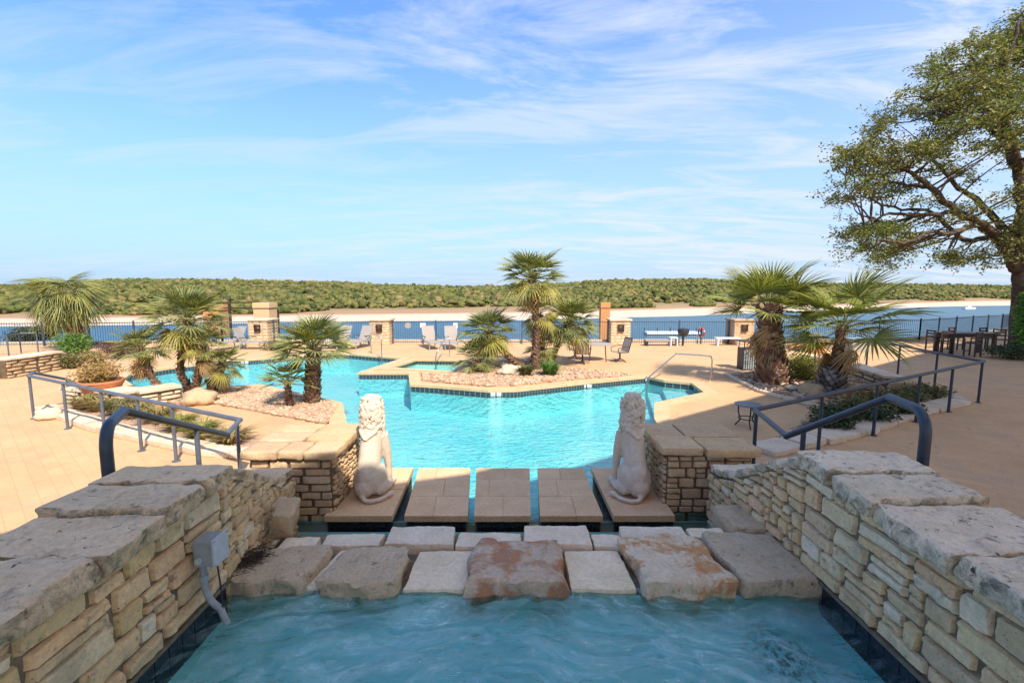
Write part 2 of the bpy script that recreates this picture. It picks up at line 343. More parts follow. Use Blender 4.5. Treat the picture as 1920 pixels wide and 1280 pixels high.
def streaks(t, p):
    # aerated flow fanning out from the weir, bent by slow noise so the two halves differ
    w = N(t, 'ShaderNodeTexNoise'); w.inputs['Scale'].default_value = 0.8; w.inputs['Detail'].default_value = 3; t.links.new(p, w.inputs['Vector'])
    v = N(t, 'ShaderNodeVectorMath', operation='MULTIPLY_ADD'); t.links.new(w.outputs['Color'], v.inputs[0]); v.inputs[1].default_value = (1.6, 1.1, 0); t.links.new(p, v.inputs[2])
    s = N(t, 'ShaderNodeSeparateXYZ'); t.links.new(v.outputs[0], s.inputs[0])
    ax = mth(t, 'ABSOLUTE', mth(t, 'SUBTRACT', s.outputs[0], 1.0))
    c = N(t, 'ShaderNodeCombineXYZ')
    t.links.new(mth(t, 'MULTIPLY', mth(t, 'ADD', s.outputs[1], mth(t, 'MULTIPLY', ax, 0.35)), 3.4), c.inputs[1]); t.links.new(mth(t, 'MULTIPLY', s.outputs[0], 1.3), c.inputs[0])
    a = nz(t, 1.5, 8, 0.72, c.outputs[0], 0.8); f = nz(t, 14, 5, 0.7, p, 0.4)
    q = nz(t, 0.9, 3, 0.5, p)
    k = mth(t, 'MULTIPLY', rng_(t, a, 0.44, 0.72, 0, 1), rng_(t, f, 0.35, 0.65, 0.35, 1))
    return mth(t, 'MULTIPLY', mth(t, 'MULTIPLY', k, rng_(t, q, 0.35, 0.6, 0.4, 1)), 0.7)
M['pond_water'] = water_mat('pond_water', (0.66, 0.97, 1.0), 4.2, 0.8, 0.07, stretch=(0.8, 1.7, 1), dist=0.08, foam=((0.62, 0.84, 0.84), streaks))
def lake_mat():
    m, t, b, p = newmat('lake_water', 0.3, 0.35)
    mp = N(t, 'ShaderNodeMapping'); mp.inputs['Scale'].default_value = (0.25, 1, 1); t.links.new(p, mp.inputs[0])
    t.links.new(ramp(t, nz(t, 0.05, 4, 0.6, mp.outputs[0]), [(0.3, (0.02, 0.08, 0.12)), (0.7, (0.03, 0.11, 0.15))]), b.inputs['Base Color'])
    bump(t, b, nz(t, 0.9, 4, 0.65, mp.outputs[0]), 0.7, 0.5); return m
M['lake'] = lake_mat()
def hill_mat():
    m, t, b, p = newmat('hill_ground', 0.95, 0.1)
    at = N(t, 'ShaderNodeAttribute', attribute_name='zone')
    z = mth(t, 'ADD', at.outputs['Fac'], mth(t, 'MULTIPLY', mth(t, 'SUBTRACT', nz(t, 0.05, 6, 0.7, p), 0.5), 0.16))
    c = ramp(t, z, [(0.0, (0.16, 0.12, 0.09)), (0.06, (0.62, 0.49, 0.37)), (0.42, (0.60, 0.47, 0.34)), (0.52, (0.40, 0.23, 0.13)), (0.80, (0.34, 0.24, 0.13)), (1.0, (0.13, 0.13, 0.055))])
    c = mixc(t, rng_(t, nz(t, 0.5, 6, 0.75, p), 0.5, 0.7, 0, 0.35), c, (0.36, 0.25, 0.16))
    t.links.new(c, b.inputs['Base Color']); bump(t, b, nz(t, 0.3, 6, 0.7, p), 0.8, 1.0); return m
M['hill'] = hill_mat()
def leaf_mat(name, cols, trans=0.25, nsc=0.0, rough=0.5, spec=0.35, pos_cols=None):
    m, t, b, p = newmat(name, rough, spec)
    g = N(t, 'ShaderNodeNewGeometry')
    k = len(cols); c = ramp(t, g.outputs['Random Per Island'], [(i/max(1, k-1), q) for i, q in enumerate(cols)])
    if pos_cols: c = mixc(t, rng_(t, nz(t, nsc, 4, 0.6, p), 0.42, 0.6), c, mixc(t, 1.0, c, pos_cols, 'MULTIPLY'))
    t.links.new(c, b.inputs['Base Color'])
    tl = N(t, 'ShaderNodeBsdfTranslucent'); t.links.new(mixc(t, 1.0, c, (1.5, 1.45, 0.7), 'MULTIPLY'), tl.inputs[0])
    ms = N(t, 'ShaderNodeMixShader'); ms.inputs[0].default_value = trans
    o = t.nodes['Material Output']; t.links.new(b.outputs[0], ms.inputs[1]); t.links.new(tl.outputs[0], ms.inputs[2]); t.links.new(ms.outputs[0], o.inputs[0])
    return m
M['palm_blue'] = leaf_mat('fan_palm_leaf', [(0.11, 0.14, 0.05), (0.20, 0.23, 0.08), (0.30, 0.31, 0.13), (0.08, 0.11, 0.045), (0.36, 0.34, 0.12)], 0.2, 1.2, pos_cols=(1.3, 1.15, 0.7))
M['palm_green'] = leaf_mat('big_palm_leaf', [(0.13, 0.16, 0.04), (0.22, 0.25, 0.06), (0.34, 0.35, 0.11), (0.09, 0.13, 0.035), (0.38, 0.34, 0.12)], 0.25, 1.2, pos_cols=(1.15, 1.1, 0.8))
M['palm_dry'] = leaf_mat('dry_palm_leaf', [(0.50, 0.32, 0.13), (0.42, 0.24, 0.10), (0.52, 0.38, 0.18)], 0.2)
M['palm_yellow'] = leaf_mat('yellowed_palm_leaf', [(0.34, 0.30, 0.06), (0.42, 0.34, 0.08), (0.26, 0.26, 0.06)], 0.25)
M['oak'] = leaf_mat('oak_leaf', [(0.16, 0.165, 0.04), (0.28, 0.25, 0.06), (0.085, 0.11, 0.03), (0.40, 0.32, 0.08), (0.12, 0.15, 0.04), (0.20, 0.20, 0.06)], 0.3, 0.35, pos_cols=(0.75, 0.95, 0.9))
M['ivy'] = leaf_mat('ivy_leaf', [(0.10, 0.24, 0.03), (0.18, 0.36, 0.05), (0.07, 0.15, 0.03)], 0.25)
M['shrub'] = leaf_mat('shrub_leaf', [(0.07, 0.15, 0.03), (0.11, 0.22, 0.04), (0.16, 0.24, 0.05)], 0.25)
M['darkshrub'] = leaf_mat('dark_shrub_leaf', [(0.035, 0.055, 0.02), (0.05, 0.075, 0.03), (0.07, 0.09, 0.03)], 0.15)
M['drygrass'] = leaf_mat('dry_grass_leaf', [(0.34, 0.24, 0.09), (0.42, 0.28, 0.12), (0.24, 0.22, 0.08), (0.18, 0.19, 0.06)], 0.25)
M['rustleaf'] = leaf_mat('rusty_shrub_leaf', [(0.42, 0.20, 0.07), (0.34, 0.22, 0.07), (0.26, 0.22, 0.06), (0.50, 0.28, 0.12), (0.20, 0.18, 0.05)], 0.25)
M['purple'] = leaf_mat('purple_shrub_leaf', [(0.14, 0.07, 0.06), (0.20, 0.10, 0.08), (0.11, 0.08, 0.05)], 0.2)
M['yellowgreen'] = leaf_mat('yellow_green_leaf', [(0.34, 0.28, 0.05), (0.24, 0.24, 0.05), (0.16, 0.18, 0.04)], 0.25)
M['bedgreen'] = leaf_mat('bed_leaf', [(0.12, 0.13, 0.04), (0.17, 0.17, 0.05), (0.09, 0.09, 0.03), (0.2, 0.14, 0.06)], 0.2)
def bark(name, a, c, sc=6):
    m, t, b, p = newmat(name, 0.95, 0.1)
    n = nz(t, sc, 6, 0.7, p)
    t.links.new(ramp(t, n, [(0.35, a), (0.65, c)]), b.inputs['Base Color']); bump(t, b, nz(t, sc*4, 5, 0.7, p), 0.9, 0.04); return m
M['bark'] = bark('oak_bark', (0.06, 0.042, 0.03), (0.17, 0.125, 0.09))
M['palm_bark'] = bark('palm_bark', (0.09, 0.05, 0.03), (0.24, 0.14, 0.09), 12)
M['boot'] = leaf_mat('palm_boot', [(0.36, 0.20, 0.13), (0.20, 0.11, 0.07), (0.12, 0.07, 0.045), (0.42, 0.27, 0.17)], 0.0, rough=0.9, spec=0.1)
M['boot_grey'] = leaf_mat('grey_palm_boot', [(0.34, 0.31, 0.27), (0.20, 0.18, 0.15), (0.10, 0.08, 0.06), (0.42, 0.38, 0.32)], 0.0, rough=0.9, spec=0.1)
M['gravel'] = leaf_mat('pink_gravel', [(0.50, 0.32, 0.19), (0.58, 0.42, 0.27), (0.36, 0.19, 0.11), (0.60, 0.45, 0.31), (0.44, 0.27, 0.16), (0.30, 0.2, 0.13)], 0.0, rough=0.9, spec=0.1)
M['gravel_base'] = plain('gravel_bed', (0.48, 0.31, 0.21), 0.95, 0.25, 14, 0.8, spec=0.1)
M['hilltree'] = leaf_mat('hill_tree_leaf', [(0.07, 0.08, 0.024), (0.14, 0.14, 0.038), (0.21, 0.175, 0.05), (0.05, 0.065, 0.022), (0.27, 0.19, 0.08), (0.12, 0.135, 0.035), (0.18, 0.165, 0.048)], 0.0, 0.02, rough=0.9, spec=0.1, pos_cols=(0.72, 0.8, 0.8))

# ------------------------------------------------------------------ terrain, lake, hills
SH = [(-1.7, 130), (-1.09, 136), (-0.706, 144), (-0.3, 158), (0.045, 164), (0.386, 189), (0.727, 246), (0.953, 290), (1.7, 380)]
CR = [(-1.7, 530), (-1.09, 533), (-0.95, 530), (-0.84, 521), (-0.55, 523), (-0.36, 527), (-0.29, 531), (-0.1, 535), (0.0, 534), (0.11, 529), (0.22, 522), (0.42, 521), (0.6, 529), (0.85, 531), (1.06, 533), (1.7, 533)]
VG = [(-1.7, 586), (-1.0, 588), (-0.6, 584), (-0.25, 580), (0.05, 576), (0.4, 570), (0.72, 566), (1.0, 559), (1.7, 556)]
def lerp(tab, s):
    return float(np.interp(s, [a for a, b in tab], [b for a, b in tab]))
def hill_z(s, t):
    """t: 0 shoreline, 1 vegetation line, 2 crest, beyond 2 the far side"""
    ys = lerp(SH, s); yv = ys*1.30; yc = ys*1.3+330
    zv = CAM_H-(lerp(VG, s)-540)/F_PX*yv; zc = CAM_H-(lerp(CR, s)-540)/F_PX*yc-3.6
    if t <= 0: return ys*(1+0.3*t), -8+1.5*t*3
    if t <= 1: return ys+(yv-ys)*t, -8+(zv+8)*t**0.8
    if t <= 2:
        k = t-1; return yv+(yc-yv)*k, zv+(zc-zv)*(k**0.85)
    k = t-2; return yc*(1+k*1.5), zc-(zc+6)*min(1, k*0.8)
ts = [-0.4, -0.1, 0, 0.06, 0.15, 0.3, 0.45, 0.6, 0.8, 1.0]+[1+i/26 for i in range(1, 27)]+[2.15, 2.4, 3.2, 6]
ss = np.concatenate([np.linspace(-4.5, -1.8, 40), np.linspace(-1.75, 1.75, 240), np.linspace(1.8, 4.5, 40)])
vs = []; zone = []
for s in ss:
    for t in ts:
        y, z = hill_z(s, t); x = s*y
        n_ = noise.fractal(Vector((x*0.012, y*0.012, 0)), 1.0, 2.0, 4)
        if t > 1: z += n_*3.0*min(1, (t-1)*4)*(1 if t < 1.9 or t > 2.1 else 0.3)
        elif t > 0.02: z += abs(n_)*0.25
        vs.append((x, y, z)); zone.append(min(1.0, max(0.0, t if t < 0 else 0.05+t*0.8)))
nn = len(ts)
fs = [(i*nn+j, (i+1)*nn+j, (i+1)*nn+j+1, i*nn+j+1) for i in range(len(ss)-1) for j in range(nn-1)]
hb = MB(); hb.add(vs, fs); hill = struct(hb.build('hills', M['hill'], smooth=True))
at = hill.data.attributes.new('zone', 'FLOAT', 'POINT'); at.data.foreach_set('value', zone)
lk = MB(); lk.add([(-4000, 20, -8), (4000, 20, -8), (4000, 6000, -8), (-4000, 6000, -8)], [(0, 1, 2, 3)]); struct(lk.build('lake', M['lake']))
# far woods: one mass of juniper and oak scrub
def ico(sub):
    bm = bmesh.new(); bmesh.ops.create_icosphere(bm, subdivisions=sub, radius=1)
    v = np.array([q.co[:] for q in bm.verts]); f = np.array([[a.index for a in q.verts] for q in bm.faces]); bm.free(); return v, f
def blob_mass(name, centers, radii, mat, sub=2, amp=0.35, seed=0, zs=(0.6, 0.9)):
    rg = np.random.default_rng(seed); bv, bf = ico(sub); nv = len(bv); K = len(centers)
    dis = 1+rg.uniform(-amp, amp, (K, nv, 1)); sc = np.stack([radii*rg.uniform(0.8, 1.25, K), radii*rg.uniform(0.8, 1.25, K), radii*rg.uniform(*zs, K)], 1)[:, None, :]
    V = (bv[None]*dis*sc+centers[:, None, :]).reshape(-1, 3); Fc = (bf[None]+(np.arange(K)*nv)[:, None, None]).reshape(-1, 3)
    me = bpy.data.meshes.new(name); me.vertices.add(len(V)); me.vertices.foreach_set('co', V.ravel())
    me.loops.add(Fc.size); me.loops.foreach_set('vertex_index', Fc.ravel()); me.polygons.add(len(Fc))
    me.polygons.foreach_set('loop_start', np.arange(len(Fc))*3); me.update(calc_edges=True); me.materials.append(mat)
    o = bpy.data.objects.new(name, me); COL.objects.link(o); return o
rg = random.Random(5); cs = []; rs = []
while len(cs) < 39000:
    s = rg.uniform(-1.25, 1.25) if len(cs) < 29000 else rg.choice((-1, 1))*rg.uniform(1.25, 2.4); t = 0.72+(rg.random()**1.15)*1.36
    y, z = hill_z(s, t); x = s*y
    d = noise.fractal(Vector((x*0.02, y*0.02, 3)), 1.0, 2.0, 3)
    if t < 1.02 and d < 0.25: continue
    if d < -0.35 and rg.random() < 0.6: continue
    if t < 1: r = rg.uniform(0.5, 1.5)
    else: r = (0.7+1.3*rg.random()**2)*(1+0.5*(t-1))
    cs.append((x, y, z+r*0.45+(rg.random()**3)*1.6)); rs.append(r)
ca = np.array(cs); ra = np.array(rs); near_ = ca[:, 1] < 330
w = blob_mass('shore_scrub', ca[near_], ra[near_], M['hilltree'], 2, 0.5, 3); tag(w, 'lower belt of scrub trees along the far lake shore', 'woods', kind='stuff')
w = blob_mass('far_woods', ca[~near_], ra[~near_], M['hilltree'], 1, 0.42, 4)
tag(w, 'scrubby olive green woods covering the low hills beyond the lake', 'woods', kind='stuff')

# ------------------------------------------------------------------ pool deck with its holes
def Pq(x, y): p = P(x, y); return (p.x, p.y)
POOL = [(3.02, 8.0)]+[Pq(*q) for q in [(1229, 787), (1229, 757), (1322, 737), (1297, 719), (1245, 714), (1210, 707), (1105, 717), (967, 732), (916, 733), (820, 725), (770, 722), (767, 700), (672, 700), (755, 672.5), (655, 664), (630, 664), (565, 667), (460, 675), (440, 675), (320, 690), (245, 702), (230, 712), (270, 738), (345, 733), (440, 725), (487, 722), (600, 748), (640, 757), (648, 797)]]+[(-3.02, 8.2)]
CHAN = [(-3.02, -1.5), (3.02, -1.5)]
SPA = [Pq(*q) for q in [(732, 690), (780, 675), (875, 676), (850, 697)]]
OUTER = [(-70, -70), (90, -70), (70, 60), (46, 41), (34, 32.8), (24, 27.8), (12.3, 26.4), (-16, 26.4), (-27, 25.2), (-70, 17)]
def flat_with_holes(outer, holes, z):
    loops = [[Vector((*p, 0)) for p in l] for l in [outer]+holes]
    allp = [p for l in loops for p in l]; fs = []
    for t in tessellate_polygon(loops):
        a, b, c = [allp[i] for i in t]
        fs.append(tuple(t) if (b-a).cross(c-a).z > 0 else tuple(t[::-1]))
    return [(p.x, p.y, z) for p in allp], fs
v, f = flat_with_holes(OUTER, [POOL+CHAN, SPA], 0.0)
d = MB(); d.add(v, f); struct(d.build('pool_deck', M['deck']))
# bank under the deck edge
b = MB(); n = len(OUTER)
for i in range(2, n-1):
    p, q = OUTER[i], OUTER[i+1]
    b.add([(*p, -0.002), (*q, -0.002), (q[0]*1.05, q[1]+20, -9), (p[0]*1.05, p[1]+20, -9)], [(0, 3, 2, 1)])
struct(b.build('bank', M['soil']))
def offset(poly, d):
    n = len(poly); out = []; area = sum(poly[i][0]*poly[(i+1) % n][1]-poly[(i+1) % n][0]*poly[i][1] for i in range(n)); sg = 1 if area > 0 else -1
    for i in range(n):
        a, p, c = Vector(poly[i-1]), Vector(poly[i]), Vector(poly[(i+1) % n])
        n1 = Vector(((p-a).y, -(p-a).x)).normalized()*sg; n2 = Vector(((c-p).y, -(c-p).x)).normalized()*sg
        m = (n1+n2); m = m/max(0.35, m.length_squared)*2 if m.length > 1e-3 else n1
        k = m*d*0.5*1.0
        k = (n1+n2)*d/max(0.6, 1+n1.dot(n2)); out.append(tuple(p+k))
    return out
def wallstrip(mb, poly, z0, z1, idx=None, close=True):
    n = len(poly)
    for i in range(n if close else n-1):
        if idx and i not in idx: continue
        p, q = poly[i], poly[(i+1) % n]; mb.add([(*p, z0), (*q, z0), (*q, z1), (*p, z1)], [(0, 1, 2, 3)])
# coping: separate cast pieces along every edge of pool and spa
def coping(poly, name, closed, skip, wd=0.34, top=0.035):
    root = thing(name, (poly[0][0], poly[0][1], 0), *LAB)
    inn = offset(poly, -0.03); out = offset(poly, wd); n = len(poly)
    for i in range(n if closed else n-1):
        if i in skip: continue
        a0, a1 = Vector(inn[i]), Vector(inn[(i+1) % n]); b0, b1 = Vector(out[i]), Vector(out[(i+1) % n])
        L = (a1-a0).length; k = max(1, round(L/0.95))
        for j in range(k):
            g = 0.006/max(L, .3); t0 = j/k+(g if j else 0); t1 = (j+1)/k-(g if j < k-1 else 0)
            q = [a0.lerp(a1, t0), a0.lerp(a1, t1), b0.lerp(b1, t1), b0.lerp(b1, t0)]
            mb = MB(); mb.prism([tuple(x) for x in q], -0.045, top); mb.build('coping_stone', M['coping'], root)
    return root
LAB = ('pale coping kerb running round the edge of the big turquoise pool', 'pool coping')
coping(POOL, 'pool_coping', False, {len(POOL)-1})
LAB = ('pale coping kerb round the small spa pool in the middle distance', 'spa coping')
coping(SPA, 'spa_coping', True, set(), 0.30, 0.032)
# pool shell
POOLW = POOL+[(-3.02, 6.1), (3.02, 6.1)]
s_ = MB(); s_.prism([(p[0], p[1]) for p in POOLW], -0.86, -0.85, side=False, bottom=False); wallstrip(s_, POOLW, -0.86, -0.22); struct(s_.build('pool_floor', M['pool_floor']))
tb = MB(); wallstrip(tb, offset(POOL, 0.0), -0.22, -0.003, close=False); struct(tb.build('waterline_tile_band', M['band']))
s_ = MB(); s_.prism(SPA, -0.9, -0.89, side=False, bottom=False); wallstrip(s_, SPA, -0.9, -0.2); struct(s_.build('spa_floor', M['spa_floor']))
s_ = MB(); wallstrip(s_, SPA, -0.2, -0.003); struct(s_.build('spa_tile_band', M['band']))
# shelves and steps under water
def ledge(pts, z, name='pool_step'):
    m_ = MB(); m_.prism([Pq(*q) for q in pts], -0.84, z, bottom=False); struct(m_.build(name, M['pool_shelf']))
ledge([(1243, 714.5), (1297, 719.5), (1321, 737), (1262, 750)], -0.30)
ledge([(1215, 710), (1243, 714.4), (1262, 750.2), (1231, 756.5)], -0.47)
ledge([(1180, 711), (1214, 709), (1231, 757), (1231, 775), (1180, 752)], -0.64)
0 and ledge([(566, 667.5), (655, 664.8), (752, 673), (690, 692), (640, 690)], -0.38, 'pool_shelf')
0 and ledge([(1150, 714.5), (1105, 717.6), (967, 732.6), (916, 733.6), (820, 725.6), (815, 745), (960, 752), (1120, 735)], -0.85, 'pool_shelf')
w_ = MB(); w_.prism(offset(POOLW, -0.004), -0.125, -0.12, side=False, bottom=False); struct(w_.build('pool_water', M['pool_water']))
w_ = MB(); w_.prism(offset(SPA, -0.004), -0.105, -0.10, side=False, bottom=False); struct(w_.build('spa_water', M['spa_water']))
# catch basin between the weir and the slabs
s_ = MB(); s_.box((0, 5.4, -0.50), (6.1, 1.7, 0.2)); s_.box((0, 6.215, -0.45), (6.04, 0.03, 0.64)); struct(s_.build('basin_floor', M['basin']))
w_ = MB(); w_.add([(-3.02, 4.9, -0.30), (3.02, 4.9, -0.30), (3.02, 6.19, -0.30), (-3.02, 6.19, -0.30)], [(0, 1, 2, 3)]); struct(w_.build('basin_water', M['basin_water']))
# white depth marker tiles set in the tile band
for (a, b_), lab in zip(((925, 935), (1095, 1105), (1307, 1316), (455, 462)), ('white depth tile in the pool edge below the centre palms', 'white depth tile in the pool edge right of the palm bed', 'white depth tile in the pool edge beside the entry steps', 'white depth tile in the far pool edge near the left palms')):
    p = P((a+b_)/2, {925: 733, 1095: 717.8, 1307: 724, 455: 675}[a], 0)
    m_ = MB(); m_.box((p.x-0.09, p.y-0.012, -0.10), (0.14, 0.02, 0.10)); m_.box((p.x+0.09, p.y-0.012, -0.10), (0.14, 0.02, 0.10))
    tag(m_.build('depth_tile', M['white']), lab, 'depth tile', 'depth marker tiles')

# ------------------------------------------------------------------ stone masonry
def stone(mb_parent, O, U, V_, Nn, q, depth, mat, rg, name='stone', res=(6, 4), bulge=1.0, k=0.13):
    """a rounded stone: q = four (u, v) corners, face at depth along Nn, in the frame O, U, V_"""
    nu, nv = res; vs = []; fs = []; sd = rg.random()*100; W_ = abs(q[1][0]-q[0][0]); H_ = abs(q[3][1]-q[0][1])
    for j in range(nv+1):
        for i in range(nu+1):
            a = -1+2*i/nu; b = -1+2*j/nv
            a = math.copysign(abs(a)**0.6, a); b = math.copysign(abs(b)**0.6, b)
            e = max(abs(a), abs(b))
            x = a*math.sqrt(max(0, 1-k*b*b*0.5*(min(1, H_/W_+0.25)))); y = b*math.sqrt(max(0, 1-k*a**4*0.5))
            if e > 0.999: dd = -0.03
            else: dd = depth*(1-0.28*max(abs(a), abs(b))**7)+depth*(0.30*noise.noise(Vector((a*1.3+sd, b*1.1, sd)))+0.30*noise.noise(Vector((a*3.5+sd, b*3, sd+5))))*bulge
            if e > 0.999 : pass
            s_, t_ = (x+1)/2, (y+1)/2
            u = (q[0][0]*(1-s_)+q[1][0]*s_)*(1-t_)+(q[3][0]*(1-s_)+q[2][0]*s_)*t_
            v = (q[0][1]*(1-s_)+q[1][1]*s_)*(1-t_)+(q[3][1]*(1-s_)+q[2][1]*s_)*t_
            jn = 0.05*min(W_, H_)
            u += jn*noise.noise(Vector((a*2.3, b*2.3, sd+7))); v += jn*noise.noise(Vector((a*2.3, b*2.3, sd+17)))
            vs.append(O+U*u+V_*v+Nn*dd)
    for j in range(nv):
        for i in range(nu):
            p = j*(nu+1)+i; fs.append((p, p+1, p+nu+2, p+nu+1))
    if U.cross(V_).dot(Nn) < 0: fs = [x[::-1] for x in fs]
    m_ = MB(); m_.add(vs, fs); return m_
def courses(L, z0, topf, hs, ls, rg, gap=0.012, split=0.25, jit=0.010):
    out = []; z = z0; zmax = max(topf(L*i/20) for i in range(21))
    while z < zmax-0.03:
        h = rg.uniform(*hs); u = -rg.random()*0.1
        while u < L:
            l = rg.uniform(*ls)*(0.75+h/hs[1]*0.4); u2 = min(u+l, L+0.0)
            if L-u2 < ls[0]*0.5: u2 = L
            ua = max(0, u); 
            ta, tb_ = topf(ua), topf(u2)
            lo, hi = z, z+h
            def q(ua, ub, lo, hi):
                t1, t2 = min(hi, topf(ua)), min(hi, topf(ub))
                if max(t1, t2)-lo < 0.045 or ub-ua < 0.05: return
                t1 = max(t1, lo+0.03); t2 = max(t2, lo+0.03)
                j = lambda: rg.uniform(-jit, jit)
                out.append([(ua+gap+j(), lo+gap+j()), (ub-gap+j(), lo+gap+j()), (ub-gap+j(), t2-gap+j()), (ua+gap+j(), t1-gap+j())])
            r = rg.random()
            if r < split*0.5 and h > hs[0]*1.25: m_ = lo+h*rg.uniform(0.4, 0.6); q(ua, u2, lo, m_); q(ua, u2, m_, hi)
            elif r < split and h > hs[0]*1.25:
                m_ = lo+h*rg.uniform(0.4, 0.6); um = ua+(u2-ua)*rg.uniform(0.35, 0.65); q(ua, um, lo, hi); q(um, u2, lo, m_); q(um, u2, m_, hi)
            else: q(ua, u2, lo, hi)
            u = u2
        z += h
    return out
def face_wall(root, a, b, z0, topf, side, hs, ls, mat, seed, depth=0.035, gap=0.012, split=0.25, res=(6, 4), joined=False, jit=0.010, name='stone', bulge=1.0):
    a = Vector((*a, 0)); b = Vector((*b, 0)); U = (b-a).normalized(); L = (b-a).length; Nn = Vector((U.y, -U.x, 0))*side; rg = random.Random(seed)
    qs = courses(L, z0, topf, hs, ls, rg, gap, split, jit); acc = MB()
    for q in qs:
        m_ = stone(root, a, U, Vector((0, 0, 1)), Nn, q, depth*rg.uniform(0.8, 1.35), mat, rg, res=res, bulge=bulge)
        if joined: acc.add(m_.v, m_.f)
        else: m_.build(name, mat, root, smooth=True, angle=50)
    if joined: acc.build('stonework', mat, root, smooth=True, angle=50)['kind'] = 'stuff'
def rough_slab(c, d, rg, rz=0, seg=None, amp=0.02, tilt=(0, 0), shape=None, edge=1.0):
    """weathered stone block: subdivided box, rounded arrises, chipped edges. shape(x,y)->(x,y) warps its plan"""
    nx, ny, nz_ = seg or (max(4, int(d[0]/0.06)), max(4, int(d[1]/0.06)), 4)
    bm = bmesh.new(); idx = {}; sd = rg.random()*90; M_ = Euler((tilt[0], tilt[1], rz)).to_matrix(); c = Vector(c)
    def vert(i, j, k):
        if (i, j, k) in idx: return idx[(i, j, k)]
        x, y, z = (i/nx-0.5), (j/ny-0.5), (k/nz_-0.5)
        X, Y, Z = x*d[0], y*d[1], z*d[2]
        r = min(0.022, d[2]*0.25)*edge
        ex = max(0, abs(X)-(d[0]/2-r)); ey = max(0, abs(Y)-(d[1]/2-r)); ez = max(0, abs(Z)-(d[2]/2-r)); l = math.sqrt(ex*ex+ey*ey+ez*ez)
        if l > r:
            f_ = r/l; X = math.copysign(abs(X)-ex+ex*f_, X); Y = math.copysign(abs(Y)-ey+ey*f_, Y); Z = math.copysign(abs(Z)-ez+ez*f_, Z)
        n_ = Vector((noise.noise(Vector((X*4+sd, Y*4, Z*4))), noise.noise(Vector((X*4, Y*4+sd, Z*4))), noise.noise(Vector((X*5, Y*5, Z*5+sd)))*0.5))
        n2_ = noise.noise(Vector((X*14, Y*14+sd, Z*14)))
        sidef = 1.0 if (i in (0, nx) or j in (0, ny)) else 0.35
        X += n_.x*amp*sidef*1.4; Y += n_.y*amp*sidef*1.4; Z += n_.z*amp*0.8+n2_*amp*0.25
        if sidef == 1: X += n2_*amp*0.6; Y += n2_*amp*0.6
        if shape: X, Y = shape(X, Y)
        idx[(i, j, k)] = bm.verts.new(c+M_@Vector((X, Y, Z))); return idx[(i, j, k)]
    for i in range(nx):
        for j in range(ny):
            for k, fl in ((0, True), (nz_, False)):
                q = [vert(i, j, k), vert(i+1, j, k), vert(i+1, j+1, k), vert(i, j+1, k)]; bm.faces.new(q[::-1] if fl else q)
    for i in range(nx):
        for k in range(nz_):
            for j, fl in ((0, False), (ny, True)):
                q = [vert(i, j, k), vert(i+1, j, k), vert(i+1, j, k+1), vert(i, j, k+1)]; bm.faces.new(q[::-1] if fl else q)
    for j in range(ny):
        for k in range(nz_):
            for i, fl in ((0, True), (nx, False)):
                q = [vert(i, j, k), vert(i, j+1, k), vert(i, j+1, k+1), vert(i, j, k+1)]; bm.faces.new(q[::-1] if fl else q)
    bm.verts.index_update(); m_ = MB(); m_.add([v.co[:] for v in bm.verts], [tuple(v.index for v in f.verts) for f in bm.faces]); bm.free(); return m_

